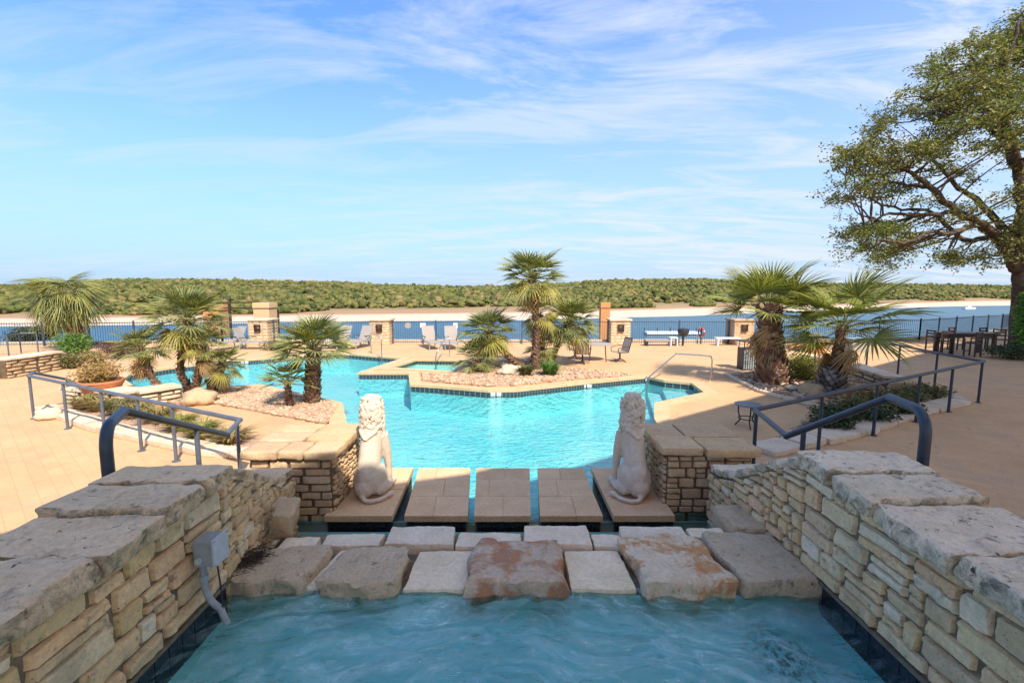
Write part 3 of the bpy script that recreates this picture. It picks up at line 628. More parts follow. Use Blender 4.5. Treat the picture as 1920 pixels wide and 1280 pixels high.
# flanking walls of the upper pond ---------------------------------
XL, XR = -2.62, 2.84           # inner faces
rgm = random.Random(11)
def sst(u): u = min(1, max(0, u)); return 0.45*u+0.55*(3*u*u-2*u**3)
def flank(side, label, seed):
    Xi = XL if side < 0 else XR; bend = 4.0 if side < 0 else 4.33; yend = 6.12 if side < 0 else 6.25; zend = 0.58 if side < 0 else 0.58
    Xe = -2.97 if side < 0 else 2.74; th = 0.76; zt = 1.335
    root = thing('stone_wall', (Xi+side*0.4, 3, -0.4), label, 'stone wall', 'rubble walls flanking the upper pond')
    def topz(y): return zt+0.03*(y-3) if y < bend else zt+0.03-(zt+0.03-zend)*sst((y-bend)/(yend-bend)*1.12)
    # mortar core
    m_ = MB(); ys = [1.2, bend]+[bend+(yend-bend)*i/8 for i in range(1, 9)]
    xin = lambda y: Xi if y <= bend else Xi+(Xe-Xi)*(y-bend)/(yend-bend)
    vs = []; 
    for y in ys:
        a, b_ = xin(y), xin(y)+side*th; t_ = topz(y)
        vs += [(a, y, -0.5), (a, y, t_), (b_, y, t_), (b_, y, -0.5)]
    fs = []
    for i in range(len(ys)-1):
        for j in range(4): fs.append((i*4+j, i*4+(j+1) % 4, (i+1)*4+(j+1) % 4, (i+1)*4+j))
    fs += [(3, 2, 1, 0), tuple(len(ys)*4-4+j for j in range(4))]
    if side > 0: fs = [x[::-1] for x in fs]
    m_.add(vs, fs); m_.build('mortar_core', M['mortar'], root)
    face_wall(root, (Xi, 1.9), (Xi, bend), 0.46, lambda u: topz(1.9+u)-0.005, -side*-1 if side > 0 else -1*-1, (0.10, 0.185), (0.20, 0.52), M['rubble'], seed, 0.040, 0.013, 0.3, jit=0.015) if False else None
    sgn = -1 if side > 0 else 1     # inward normal for a wall running +Y
    face_wall(root, (Xi, 1.9), (Xi, bend), 0.46, lambda u: topz(1.9+u)-0.005, sgn, (0.12, 0.215), (0.22, 0.52), M['rubble'], seed, 0.036, 0.006, 0.35, res=(9, 7), jit=0.013)
    L2 = math.hypot(Xe-Xi, yend-bend)
    face_wall(root, (Xi, bend), (Xe, yend), -0.34, lambda u: topz(bend+u/L2*(yend-bend))-0.005, sgn, (0.09, 0.17), (0.15, 0.34), M['rubble'], seed+1, 0.034, 0.006, 0.35, res=(6, 5), jit=0.012)
    # outer face, seen only from the side
    face_wall(root, (Xi+side*th, 1.9), (Xi+side*th, bend), 0.02, lambda u: topz(1.9+u), -sgn, (0.16, 0.24), (0.35, 0.6), M['rubble'], seed+2, 0.03, 0.012, 0.1, res=(4, 3))
    # big cap slabs
    mat = M['capL'] if side < 0 else M['cap']
    cuts = ([1.35, 2.02, 2.68, 3.22, 3.66, 4.02] if side < 0 else [1.4, 2.1, 2.72, 3.38, 3.86, 4.36])
    for i in range(len(cuts)-1):
        y0, y1 = cuts[i]+0.012, cuts[i+1]-0.012; lift = [0.0, 0.012, -0.012, 0.02, 0.03][i]; ov = rgm.uniform(-0.025, 0.02)
        sk = rgm.uniform(-0.05, 0.05)
        th_c = 0.15
        m2 = rough_slab((Xi+side*(th/2)-side*(0.045+ov), (y0+y1)/2, topz((y0+y1)/2)+th_c/2+lift+0.004), (th+0.17, y1-y0, th_c), rgm, seg=(26, 20, 7), amp=0.034, tilt=(0.02+rgm.uniform(-.01, .01), 0), shape=lambda x, y: (x, y+sk*x), edge=0.9)
        m2.build('cap_stone', mat, root, smooth=True, angle=60)
    # small stones along the falling part
    k = 6; 
    for i in range(k):
        t0, t1 = i/k, (i+1)/k; ya, yb = bend+0.03+(yend-bend-0.03)*t0, bend+0.03+(yend-bend-0.03)*t1; za, zb = topz(ya), topz(yb); ln = math.hypot(yb-ya, zb-za)
        ang = math.atan2(zb-za, yb-ya); xm = (xin(ya)+xin(yb))/2+side*th/2-side*0.04
        m2 = rough_slab((xm, (ya+yb)/2, (za+zb)/2+0.06), (th*0.93, ln-0.014, 0.12), rgm, seg=(9, 6, 4), amp=0.025, tilt=(ang, 0), edge=1.6)
        m2.build('cap_stone', mat, root, smooth=True, angle=60)
    # tile line and little ledge just above the water
    m3 = MB(); m3.box((Xi-side*0.012, 2.65, 0.435), (0.05, 3.3, 0.035)); m3.build('tile_ledge', M['mortar'], root)
    m3 = MB(); m3.box((Xi-side*0.003, 2.0, 0.02), (0.02, 4.2, 0.26)); m3.build('liner', M['pond_floor'], root)
    y = 1.55
    while y < 3.96:
        m3 = MB(); m3.box((Xi-side*0.004, y+0.07, 0.345), (0.022, 0.136, 0.136)); m3.build('tile', M['tile'], root)
        m3 = MB(); m3.box((Xi-side*0.004, y+0.07, 0.205), (0.022, 0.136, 0.136)); m3.build('tile', M['tile'], root)
        y += 0.144
    return root
flank(-1, 'rubble limestone wall on the left of the pond, with warm thick cap slabs', 21)
flank(1, 'rubble limestone wall on the right of the pond, with grey pitted cap slabs', 31)

# square pillars -----------------------------------------------------
def pillar(x0, x1, y0, y1, z0, z1, label, seed, side, caps):
    root = thing('stone_pillar', ((x0+x1)/2, (y0+y1)/2, z0), label, 'pillar', 'square pillars at the end of the pond walls')
    m_ = MB(); m_.box(((x0+x1)/2, (y0+y1)/2, (z0+z1)/2), (x1-x0, y1-y0, z1-z0)); m_.build('mortar_core', M['mortar_p'], root)
    hs, ls = ((0.105, 0.125), (0.22, 0.42)) if side < 0 else ((0.09, 0.17), (0.18, 0.34)); sp = 0.0 if side < 0 else 0.4
    top = lambda u: z1-0.004
    face_wall(root, (x0, y0), (x1, y0), z0, top, 1, hs, ls, M['pillar'], seed, 0.028, 0.005, sp, res=(7, 5), jit=0.004)
    if side < 0: face_wall(root, (x1, y0), (x1, y1), z0, top, 1, (0.06, 0.10), (0.09, 0.2), M['pillar'], seed+1, 0.035, 0.008, 0.2, res=(5, 4))
    else: face_wall(root, (x0, y1), (x0, y0), z0, top, 1, (0.07, 0.13), (0.12, 0.28), M['pillar'], seed+1, 0.035, 0.008, 0.3, res=(5, 4))
    face_wall(root, (x1, y1), (x0, y1), z0+0.5, top, 1, (0.12, 0.17), (0.25, 0.42), M['pillar'], seed+2, 0.03, 0.008, 0.1, res=(4, 3))
    if side < 0: face_wall(root, (x0, y1), (x0, y0), z0+0.5, top, 1, (0.12, 0.17), (0.25, 0.42), M['pillar'], seed+3, 0.03, 0.008, 0.1, res=(4, 3))
    else: face_wall(root, (x1, y0), (x1, y1), z0+0.5, top, 1, (0.12, 0.17), (0.25, 0.42), M['pillar'], seed+3, 0.03, 0.008, 0.1, res=(4, 3))
    for (a, b_, c, d_, lift) in caps:
        m_ = rough_slab(((a+b_)/2, (c+d_)/2, z1+0.062+lift), (b_-a-0.014, d_-c-0.014, 0.12), random.Random(seed+int(a*100)), seg=(9, 9, 4), amp=0.016, edge=1.2)
        m_.build('cap_stone', M['pillar'], root, smooth=True, angle=60)
    return root
pillar(-3.62, -2.50, 6.26, 7.44, -0.5, 0.765, 'regular coursed sandstone pillar left of the left lion, sunlit on top', 41, -1,
       [(-3.72, -3.20, 6.16, 6.65, 0), (-3.20, -2.85, 6.16, 6.62, 0.004), (-2.85, -2.41, 6.16, 6.68, -0.004), (-3.72, -3.05, 6.65, 7.1, 0.003), (-3.05, -2.41, 6.68, 7.54, 0.0), (-3.72, -3.05, 7.1, 7.54, 0)])
pillar(2.22, 3.42, 6.48, 7.6, -0.5, 0.725, 'irregular rubble pillar right of the right lion, all in shade', 51, 1,
       [(2.12, 2.72, 6.40, 7.02, 0.012), (2.74, 3.52, 6.36, 6.96, 0.0), (2.12, 2.66, 7.02, 7.7, 0), (2.68, 3.52, 6.98, 7.7, 0.0)])

# stepping slabs -----------------------------------------------------
ZS = 0.0
slabs = [((-2.58, -1.71, 7.85), (-2.58, -1.64, 6.12), 'lion base slab on the left, half in sun, under the pale lion'),
         ((-1.62, -0.72, 7.85), (-1.48, -0.60, 6.12), 'stepping slab just right of the left lion, with a sunlit corner'),
         ((-0.62, 0.31, 7.85), (-0.52, 0.26, 6.12), 'middle stepping slab of the three between the lions'),
         ((0.44, 1.23, 7.85), (0.38, 1.25, 6.12), 'stepping slab just left of the right lion, wholly shaded'),
         ((1.37, 2.24, 7.85), (1.39, 2.24, 6.12), 'lion base slab on the right, in shade, under the grey lion')]
rgs = random.Random(8)
for (xa, xb, yb), (xc, xd, yc), lab in slabs:
    root = thing('stepping_slab', ((xa+xb)/2, 7, -0.6), lab, 'stone slab', 'stone slabs crossing the pool edge')
    quad = lambda s, t: (((xc+(xd-xc)*s)*(1-t)+(xa+(xb-xa)*s)*t), yc+(yb-yc)*t)
    m_ = MB(); m_.prism([quad(0.03, 0.03), quad(0.97, 0.03), quad(0.97, 0.97), quad(0.03, 0.97)], -0.6, -0.092); m_.build('pier', M['mortar_p'], root)
    base = 'lion' in lab[:5]
    m_ = MB(); m_.prism([quad(0.02, 0.01), quad(0.98, 0.01), quad(0.98, 0.99), quad(0.02, 0.99)], -0.09, -0.012); m_.build('grout_bed', M['slab'], root)
    us = [0, 0.45+rgs.uniform(-.1, .1), 1] if not base else [0, 1]
    vs_ = [0, 0.36, 0.72, 1] if not base else [0, 0.5, 1]
    for j in range(len(vs_)-1):
        uu = [0, min(0.75, max(0.25, us[1]+rgs.uniform(-0.18, 0.18))), 1] if not base else us
        for i in range(len(uu)-1):
            g = 0.004; s0, s1, t0, t1 = uu[i]+g, uu[i+1]-g, vs_[j]+g/2, vs_[j+1]-g/2
            m_ = MB(); m_.prism([quad(s0, t0), quad(s1, t0), quad(s1, t1), quad(s0, t1)], -0.085, rgs.uniform(-0.003, 0.003)); m_.build('flagstone', M['slab'], root)
    x = xc+0.035
    while x < xd-0.1:
        for zt_ in (-0.145, -0.245):
            m_ = MB(); m_.box((x+0.05, yc+0.045, zt_), (0.092, 0.02, 0.092)); m_.build('tile', M['tile'], root)
        x += 0.1

# weir: row of rocks on the pond edge ---------------------------------
weir = thing('rock_weir', (0.1, 4.5, -0.4), 'low weir of rough and flat stones between the pond and the basin', 'rock weir')
m_ = MB(); m_.box((0.11, 4.62, -0.08), (5.5, 1.08, 0.66)); m_.build('mortar_core', M['mortar'], weir)
m_ = MB(); m_.box((0.11, 4.06, 0.085), (5.5, 0.03, 0.36)); m_.build('liner', M['pond_floor'], weir)
def rk(x0, x1, y0, y1, ztop, th, mat, amp, label=None, sk=0.0, seg=(18, 12, 5), tl=0.0):
    m_ = rough_slab(((x0+x1)/2, (y0+y1)/2, ztop-th/2), (x1-x0, y1-y0, th), rgs, seg=seg, amp=amp, tilt=(tl, 0), shape=lambda x, y: (x*(1-0.05*y)+sk*y, y), edge=1.5 if th > 0.15 else 0.5)
    o = m_.build('rock' if th > 0.15 else 'flagstone', mat, weir, smooth=True, angle=60)
    if label: o['label'] = label
rk(-2.66, -1.90, 4.02, 4.60, 0.445, 0.21, M['brownstone'], 0.05, 'rough brown rock against the left wall', 0.1)
rk(-1.90, -1.72, 4.08, 4.72, 0.33, 0.12, M['flat'], 0.012, None, 0.25)
rk(-1.75, -1.06, 4.00, 4.60, 0.445, 0.21, M['brownstone'], 0.055, 'tan rock with dark pits', 0.12)
rk(-0.99, -0.43, 4.06, 4.70, 0.335, 0.14, M['flat'], 0.012, None, 0.05)
rk(-0.40, 0.50, 4.00, 4.74, 0.455, 0.22, M['rust'], 0.05, 'rock with a rust red top')
rk(0.55, 1.14, 4.06, 4.70, 0.335, 0.14, M['flat'], 0.012, None, -0.03)
rk(1.18, 2.02, 3.99, 4.80, 0.46, 0.22, M['orange'], 0.05, 'rock with an orange top', -0.1)
rk(2.08, 2.86, 4.00, 4.86, 0.46, 0.21, M['brownstone'], 0.03, 'brown flat rock against the right wall', -0.12)
rk(2.42, 2.82, 4.88, 5.45, 0.50, 0.25, M['brownstone'], 0.03, 'grey block behind the right end rock')
rk(-2.50, -2.12, 4.66, 4.92, 0.365, 0.14, M['flat'], 0.014)
rk(-2.05, -1.42, 4.74, 5.00, 0.365, 0.14, M['flat'], 0.016)
rk(-1.38, -0.64, 4.76, 5.14, 0.375, 0.15, M['flat'], 0.016)
rk(-0.60, 0.10, 4.74, 5.02, 0.36, 0.14, M['flat'], 0.016)
rk(0.13, 0.86, 4.76, 5.16, 0.375, 0.15, M['flat'], 0.014)
rk(0.89, 1.20, 4.74, 5.00, 0.36, 0.14, M['flat'], 0.014)
rk(1.22, 1.95, 4.84, 5.14, 0.375, 0.15, M['flat'], 0.014)
rk(1.98, 2.40, 4.90, 5.10, 0.375, 0.15, M['flat'], 0.014)
# debris on the left rock
db = MB(); rgd = random.Random(77)
for i in range(150):
    c = Vector((-2.55+rgd.gauss(0, 0.07), 4.36+rgd.gauss(0, 0.10), 0.46+rgd.random()*0.03)); a = rgd.uniform(0, 6.28); l = rgd.uniform(0.03, 0.09)
    dv = Vector((math.cos(a), math.sin(a), rgd.uniform(-.1, .25)))*l; db.bar(c-dv, c+dv, 0.004)
tag(db.build('twig_litter', M['wood_dark']), 'dark heap of twigs and litter on the brown rock by the left wall', 'twig litter', kind='stuff')
tilted = thing('leaning_stone', (-2.5, 5.05, 0.3), 'reddish stone block leaning on the left wall behind the weir', 'stone block')
rough_slab((-2.56, 5.02, 0.52), (0.22, 0.30, 0.34), rgs, rz=0.2, seg=(8, 8, 8), amp=0.03, tilt=(0.25, 0.2)).build('block', M['boulder'], tilted, smooth=True, angle=60)

# upper pond -----------------------------------------------------------
m_ = MB(); m_.add([(-3, -1.5, -0.1), (3, -1.5, -0.1), (3, 4.3, -0.1), (-3, 4.3, -0.1)], [(0, 1, 2, 3)]); m_.add([(-3, 3.0, -0.098), (3, 3.0, -0.098), (3, 4.045, 0.14), (-3, 4.045, 0.14)], [(0, 1, 2, 3)]); struct(m_.build('pond_floor', M['pond_floor']))
nx, ny = 130, 150; vs = []
for j in range(ny+1):
    for i in range(nx+1):
        x = -2.64+5.5*i/nx; y = 0.4+3.72*j/ny; ax = math.sqrt((x-0.15+0.6*noise.noise(Vector((x*0.7, y*0.9, 8))))**2+0.15)*0.6
        z = 0.007*math.sin(11*(y+0.5*ax)+5.2*noise.noise(Vector((x*0.8, y*1.1, 0))))*min(1, max(0.15, (4.1-y)))+0.020*noise.noise(Vector((x*1.8, (y+0.5*ax)*4.2, 1)))+0.010*noise.noise(Vector((x*5, y*8, 2)))+0.006*noise.noise(Vector((x*11, y*15, 4)))
        vs.append((x, y, 0.30+z))
m_ = MB(); m_.add(vs, [(j*(nx+1)+i, j*(nx+1)+i+1, (j+1)*(nx+1)+i+1, (j+1)*(nx+1)+i) for j in range(ny) for i in range(nx)]); struct(m_.build('pond_water', M['pond_water'], smooth=True))

# junction box on its conduit -------------------------------------------
jb = thing('junction_box', (-2.45, 3.45, 0.3), 'grey electrical junction box on a bent conduit against the left pond wall', 'junction box')
c = PY(360, 1028, 3.62); c.x = -2.47
m_ = MB(); m_.box(c, (0.155, 0.18, 0.215)); o = m_.build('housing', M['box_grey'], jb)
bv = o.modifiers.new('bevel', 'BEVEL'); bv.width = 0.008; bv.segments = 2
m_ = MB(); m_.box(c+Vector((0.086, 0, 0.005)), (0.016, 0.195, 0.23)); m_.build('cover', M['box_light'], jb)
m_ = MB(); m_.lathe(c+Vector((-0.03, -0.098, -0.03)), [(0.0, 0), (0.026, 0.0), (0.026, 0.01), (0, 0.012)], 14); 
m_ = MB(); m_.tube([c+Vector((-0.03, -0.11, -0.05)), c+Vector((-0.03, -0.09, -0.05))], 0.026, 14); m_.build('knockout_plug', M['box_light'], jb)
for a_ in (-.085, .085):
    for b_ in (-.10, .10): m_ = MB(); m_.tube([c+Vector((.092, a_, b_+.005)), c+Vector((.098, a_, b_+.005))], .007, 8); m_.build('screw', M['steel'], jb)
cz = c.z-0.11
pts = [Vector((c.x-0.045, c.y-0.03, cz)), Vector((c.x-0.045, c.y-0.03, cz-0.14))]
for i in range(1, 9):
    a = R(75)*i/8; pts.append(Vector((c.x-0.045+0.17*(1-math.cos(a)), c.y-0.03-0.02*i/8, cz-0.14-0.24*math.sin(a))))
pts.append(pts[-1]+Vector((0.05, 0, -0.14)))
m_ = MB(); m_.tube(pts, 0.026, 12); m_.build('conduit', M['box_grey'], jb, smooth=True, angle=50)
m_ = MB(); m_.tube([pts[1]+Vector((0, 0, 0.045)), pts[1]+Vector((0, 0, -0.02))], 0.034, 12); m_.build('coupling', M['box_grey'], jb, smooth=True, angle=50)
m_ = MB(); m_.tube([c+Vector((0.085, -0.05, -0.10)), c+Vector((0.10, -0.05, -0.3)), c+Vector((0.105, -0.05, -0.55))], 0.007, 6); m_.build('cable', M['black_metal'], jb)

# ------------------------------------------------------------------ seated lions
def voxel(name, mb, mat, parent, vox, sm=4, fac=0.5):
    o = mb.build(name, mat, parent, smooth=True)
    r = o.modifiers.new('remesh', 'REMESH'); r.mode = 'VOXEL'; r.voxel_size = vox; r.use_smooth_shade = True
    s = o.modifiers.new('smooth', 'SMOOTH'); s.iterations = sm; s.factor = fac
    return o
def ell(mb, c, r, rx=0, ry=0, rz=0, sub=2):
    bv_, bf_ = ico(sub); Mx = Euler((rx, ry, rz)).to_matrix()
    mb.add([Vector(c)+Mx@Vector((v[0]*r[0], v[1]*r[1], v[2]*r[2])) for v in bv_], [tuple(int(q) for q in f) for f in bf_])
def lion(label, loc, rz, mir, hs=1.0):
    root = thing('lion_statue', (0, 0, 0), label, 'lion statue', 'seated stone lions beside the slabs')
    b = MB(); g = mir
    # +Y is where the lion looks; its back is towards the pond
    ell(b, (0, -0.08, 0.30), (0.235, 0.25, 0.28)); ell(b, (0, -0.20, 0.17), (0.20, 0.16, 0.16))     # rump
    ell(b, (-0.17, -0.02, 0.24), (0.11, 0.25, 0.23)); ell(b, (0.17, -0.02, 0.24), (0.11, 0.25, 0.23))  # thighs
    b.tube([(0, -0.10, 0.28), (0, -0.02, 0.52), (0, 0.05, 0.74), (0, 0.10, 0.93), (0, 0.13, 1.06)], [0.22, 0.205, 0.20, 0.205, 0.16], 16)
    ell(b, (0, 0.15, 0.80), (0.215, 0.17, 0.24)); ell(b, (0, 0.17, 0.60), (0.17, 0.13, 0.2))          # shoulders and chest
    for s in (-1, 1):
        b.tube([(s*0.17, 0.17, 0.86), (s*0.195, 0.24, 0.60), (s*0.19, 0.30, 0.34), (s*0.185, 0.33, 0.10), (s*0.185, 0.35, 0.03)], [0.095, 0.085, 0.066, 0.055, 0.055], 12)
        ell(b, (s*0.185, 0.41, 0.055), (0.075, 0.11, 0.055))
        for t in (-1, 0, 1): ell(b, (s*0.185+t*0.042, 0.49, 0.042), (0.024, 0.04, 0.035), sub=1)
        ell(b, (s*0.23, 0.17, 0.06), (0.085, 0.17, 0.06)); ell(b, (s*0.235, 0.02, 0.10), (0.075, 0.2, 0.10))
        for t in (-1, 0, 1): ell(b, (s*0.23+t*0.045, 0.325, 0.045), (0.026, 0.04, 0.036), sub=1)
    # tail curling round the haunch with a tuft
    tp = [(0, -0.30, 0.08), (g*0.10, -0.37, 0.045), (g*0.22, -0.37, 0.04), (g*0.32, -0.31, 0.04), (g*0.39, -0.22, 0.04), (g*0.43, -0.12, 0.045)]
    b.tube(tp, [0.05, 0.036, 0.032, 0.03, 0.032, 0.02], 10)
    ell(b, (g*0.44, -0.08, 0.05), (0.05, 0.09, 0.042), rz=-g*0.4)
    # head
    ell(b, (0, 0.18, 1.22), (0.135, 0.16, 0.155)); ell(b, (0, 0.32, 1.18), (0.088, 0.11, 0.078)); ell(b, (0, 0.30, 1.115), (0.07, 0.08, 0.045))
    ell(b, (0, 0.405, 1.215), (0.035, 0.03, 0.026), sub=1); ell(b, (0, 0.30, 1.26), (0.045, 0.10, 0.045))
    for s in (-1, 1):
        ell(b, (s*0.058, 0.30, 1.272), (0.040, 0.035, 0.022)); ell(b, (s*0.055, 0.315, 1.245), (0.02, 0.02, 0.018), sub=1)
        ell(b, (s*0.18, 0.16, 1.26), (0.045, 0.03, 0.045)); ell(b, (s*0.05, 0.37, 1.15), (0.045, 0.05, 0.04))
    voxel('body', b, M['lion'], root, 0.016, 5)
    # mane: curls over a hood
    m = MB(); rg = random.Random(4)
    ell(m, (0, 0.10, 1.22), (0.195, 0.165, 0.20)); ell(m, (0, 0.10, 1.33), (0.175, 0.145, 0.135)); ell(m, (0, 0.07, 1.02), (0.195, 0.15, 0.19)); ell(m, (0, 0.20, 0.96), (0.17, 0.13, 0.17))
    for i in range(300):
        th = rg.uniform(0, 2*math.pi); zz_ = rg.uniform(0.84, 1.42)
        w_ = 0.215*math.sqrt(max(0.12, 1-((zz_-1.18)/0.27)**4)) if zz_ > 1.18 else 0.215-0.06*(1.16-zz_)*max(0, -math.sin(th))
        if math.sin(th) > 0.55 and 1.02 < zz_ < 1.33: continue
        if zz_ > 1.36: w_ *= rg.random()**0.5; zz_ = 1.36+0.09*math.sqrt(max(0, 1-(w_/0.2)**2))
        if zz_ < 0.97 and math.sin(th) < 0: 
            if abs(math.cos(th))*0.2 > (zz_-0.80)*1.1: continue
        c = Vector((math.cos(th)*w_*1.0, 0.10+math.sin(th)*w_*0.86, zz_))
        # short hanging wave of hair: three beads
        for k in range(3):
            q = c+Vector((0.012*math.sin(k*2.1+i), 0.008*math.cos(k*2+i), -k*0.032)); ell(m, q, (0.031-0.005*k, 0.031-0.005*k, 0.027), sub=1)
    # mane ends in a point between the shoulders
    m.tube([(-0.17, -0.03, 0.96), (-0.08, -0.10, 0.90), (0, -0.13, 0.84)], [0.035, 0.035, 0.03], 8); m.tube([(0.17, -0.03, 0.96), (0.08, -0.10, 0.90), (0, -0.13, 0.84)], [0.035, 0.035, 0.03], 8)
    voxel('mane', m, M['lion'], root, 0.011, 2)
    root.location = loc; root.rotation_euler = (0, 0, rz); root.scale = (hs*0.76, hs*0.92, hs)
    return root
lion('sunlit pale stone lion on the left, seated with its back to the pond', (-2.14, 6.85, 0.0), R(-12), 1, 1.03)
lion('shaded grey stone lion on the right, seated with its back to the pond', (1.84, 6.85, 0.0), R(12), -1, 1.05)

# ------------------------------------------------------------------ handrails
def curve3(pts, n=6):
    out = []; P_ = [Vector(p) for p in pts]; P_ = [P_[0]*2-P_[1]]+P_+[P_[-1]*2-P_[-2]]
    for i in range(1, len(P_)-2):
        for k in range(n):
            t = k/n; a, b, c, d = P_[i-1:i+3]
            out.append(0.5*((2*b)+(-a+c)*t+(2*a-5*b+4*c-d)*t*t+(-a+3*b-3*c+d)*t**3))
    out.append(P_[-2]); return out
def railing(label, mat, near, path, posts, rad, group, mat2=None):
    root = thing('handrail', (path[0][0], path[0][1], 0), label, 'handrail', group)
    m_ = MB(); m_.tube(near, [0.048]*len(near), 16); m_.build('near_post_and_bend', mat2 or mat, root, smooth=True, angle=50)
    for i in range(len(path)-1):
        m_ = MB(); a, b = Vector(path[i]), Vector(path[i+1]); dv = (b-a).normalized()*rad*0.6
        m_.tube([a-dv, b+dv], rad if i else rad*1.12, 12); m_.build('rail', mat2 if (i < 1 and mat2) else mat, root, smooth=True, angle=50)
    for (x, y, zt_) in posts:
        m_ = MB(); m_.tube([(x, y, 0.0), (x, y, zt_)], rad*0.82, 10); m_.build('post', mat, root, smooth=True, angle=50)
        m_ = MB(); m_.lathe((x, y, 0.002), [(0.07, 0), (0.07, 0.012), (0.03, 0.02)], 14); m_.build('post_base', mat, root)
    return root
a = PY(181, 905, 4.0); t0 = PY(167, 800, 3.95); a.x = min(a.x, -3.50)
xn = -3.485
z1 = PY(165, 795, 3.95).z
b1 = PY(232, 770, 4.5)
z1 = b1.z
near = [Vector((xn, 3.9, 0)), Vector((xn, 3.9, 1.0)), Vector((xn, 3.9, z1-0.20))]+[Vector((xn, 3.9, 0))+Vector((b1.x-xn, b1.y-3.9, 0)).normalized()*0.2*(1-math.cos(R(q)))+Vector((0, 0, z1-0.2*(1-math.sin(R(q))))) for q in range(10, 91, 10)]+[b1]
c1 = P(425, 815, 1.02); d1 = P(450, 787, 1.02)
eL = Vector((-11.45, 10.95, 1.04))
LN = lambda p, q, t: p.lerp(q, t)
def on_line(p, q, x): t = (x-p.x)/(q.x-p.x); return p.lerp(q, t)
posts = [(on_line(d1, eL, x).x, on_line(d1, eL, x).y, 1.02) for x in (-4.40, -6.05, -7.1, -8.35, -9.85, -11.42)]
pl = b1.lerp(c1, 0.62); posts.append((pl.x, pl.y, pl.z))
posts.append((-12.0, 12.45, 0.62))
railing('tubular handrail looping along the left planter, coloured paler where sunlit and darker where shaded', M['rail_sunlit'], near, [b1, c1, d1, eL, (-11.8, 11.4, 1.03), (-12.0, 12.45, 0.66), (-11.45, 12.35, 0.44)], posts, 0.036, 'tubular handrails beside the pond walls', M['rail'])
z1 = PY(1728, 762, 4.4).z; xn = max(PY(1722, 860, 4.4).x, 3.74); b1 = PY(1668, 745, 5.0)
z1 = b1.z
near = [Vector((xn, 4.35, 0)), Vector((xn, 4.35, 1.0)), Vector((xn, 4.35, z1-0.20))]+[Vector((xn, 4.35, 0))+Vector((b1.x-xn, b1.y-4.35, 0)).normalized()*0.2*(1-math.cos(R(q)))+Vector((0, 0, z1-0.2*(1-math.sin(R(q))))) for q in range(10, 91, 10)]+[b1]
c1 = P(1475, 817, 1.1); d1 = P(1415, 768, 1.1); eR = Vector((12.75, 12.55, 1.13))
posts = [(on_line(d1, eR, x).x, on_line(d1, eR, x).y, 1.11) for x in (4.06, 5.8, 7.65, 9.4, 11.0, 12.7)]
pl = b1.lerp(c1, 0.8); posts += [(pl.x, pl.y, pl.z)]
path2 = [(13.0, 14.2, 1.13), (13.5, 16.2, 1.12), (13.45, 17.6, 1.1), (13.5, 19.0, 0.9)]
posts += [(p[0], p[1], p[2]) for p in path2]
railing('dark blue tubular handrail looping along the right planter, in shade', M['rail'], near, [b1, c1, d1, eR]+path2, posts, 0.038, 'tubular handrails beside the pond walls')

# ------------------------------------------------------------------ kerbs and planter beds
def kerb(label, pts, w, h, seed, mat=None, name='stone_kerb', ls=(0.5, 0.95), amp=0.018, cat='stone kerb'):
    root = thing(name, (pts[0][0], pts[0][1], 0), label, cat); rg = random.Random(seed)
    for i in range(len(pts)-1):
        a, b = Vector(pts[i]), Vector(pts[i+1]); L = (b-a).length; t = 0.0; ang = math.atan2(b.y-a.y, b.x-a.x)
        while t < L-0.05:
            l = min(rg.uniform(*ls), L-t)
            if L-t-l < 0.2: l = L-t
            c = a+(b-a).normalized()*(t+l/2); hh = h*rg.uniform(0.85, 1.1)
            rough_slab((c.x, c.y, hh/2), (l-0.02, w*rg.uniform(0.9, 1.08), hh), rg, rz=ang, seg=(6, 5, 2), amp=amp).build('kerb_stone', mat or M['wall_pale'], root, smooth=True, angle=60)
            t += l
    return root
def dry_wall(label, pts, w, h, seed, mat, name='planter_wall', ncap=True, hs=(0.1, 0.14), ls=(0.3, 0.7), zcap=0.09):
    root = thing(name, (pts[0][0], pts[0][1], 0), label, 'low wall'); rg = random.Random(seed)
    for i in range(len(pts)-1):
        a, b = Vector(pts[i]), Vector(pts[i+1]); U = (b-a).normalized(); Nv = Vector((U.y, -U.x)); L = (b-a).length
        m_ = MB(); m_.bar((*(a-Nv*0), h/2), (*(b-Nv*0), h/2), w, h); m_.build('mortar_core', M['mortar_p'], root)
        for sgn in (1, -1):
            o_ = Nv*sgn*w/2
            face_wall(root, tuple(a+o_), tuple(b+o_), 0.0, lambda u: h, sgn, hs, ls, mat, seed+i*7+sgn, 0.035, 0.010, 0.1, res=(4, 3))
        t = 0
        while t < L-0.05:
            l = min(rg.uniform(0.45, 0.8), L-t); l = L-t if L-t-l < 0.25 else l
            c = a+U*(t+l/2)
            rough_slab((c.x, c.y, h+zcap/2), (l-0.015, w+0.14, zcap), rg, rz=math.atan2(U.y, U.x), seg=(6, 5, 2), amp=0.02).build('cap_stone', M['wall_pale'], root, smooth=True, angle=60)
            t += l
    return root
kerb('pale stone kerb beneath the left handrail, sunlit with rail shadows', [(-12.0, 11.75), (-8.9, 10.0), (-5.8, 8.6), (-4.2, 8.3)], 0.42, 0.13, 61)
kerb('pale flat stone kerb beneath the right handrail, in shade', [(4.7, 8.6), (7.4, 9.85), (9.2, 10.95), (12.1, 12.5), (12.45, 13.4)], 0.55, 0.12, 62)
dry_wall('layered stone planter wall on the right with a dark reddish face', [(11.6, 14.0), (12.1, 16.4), (12.0, 18.9)], 0.45, 0.36, 63, M['pillar'])
dry_wall('short pale stone planter wall carrying the big terracotta pot', [(-12.1, 12.7), (-9.9, 12.1), (-9.35, 12.9)], 0.5, 0.36, 64, M['wall_pale'])
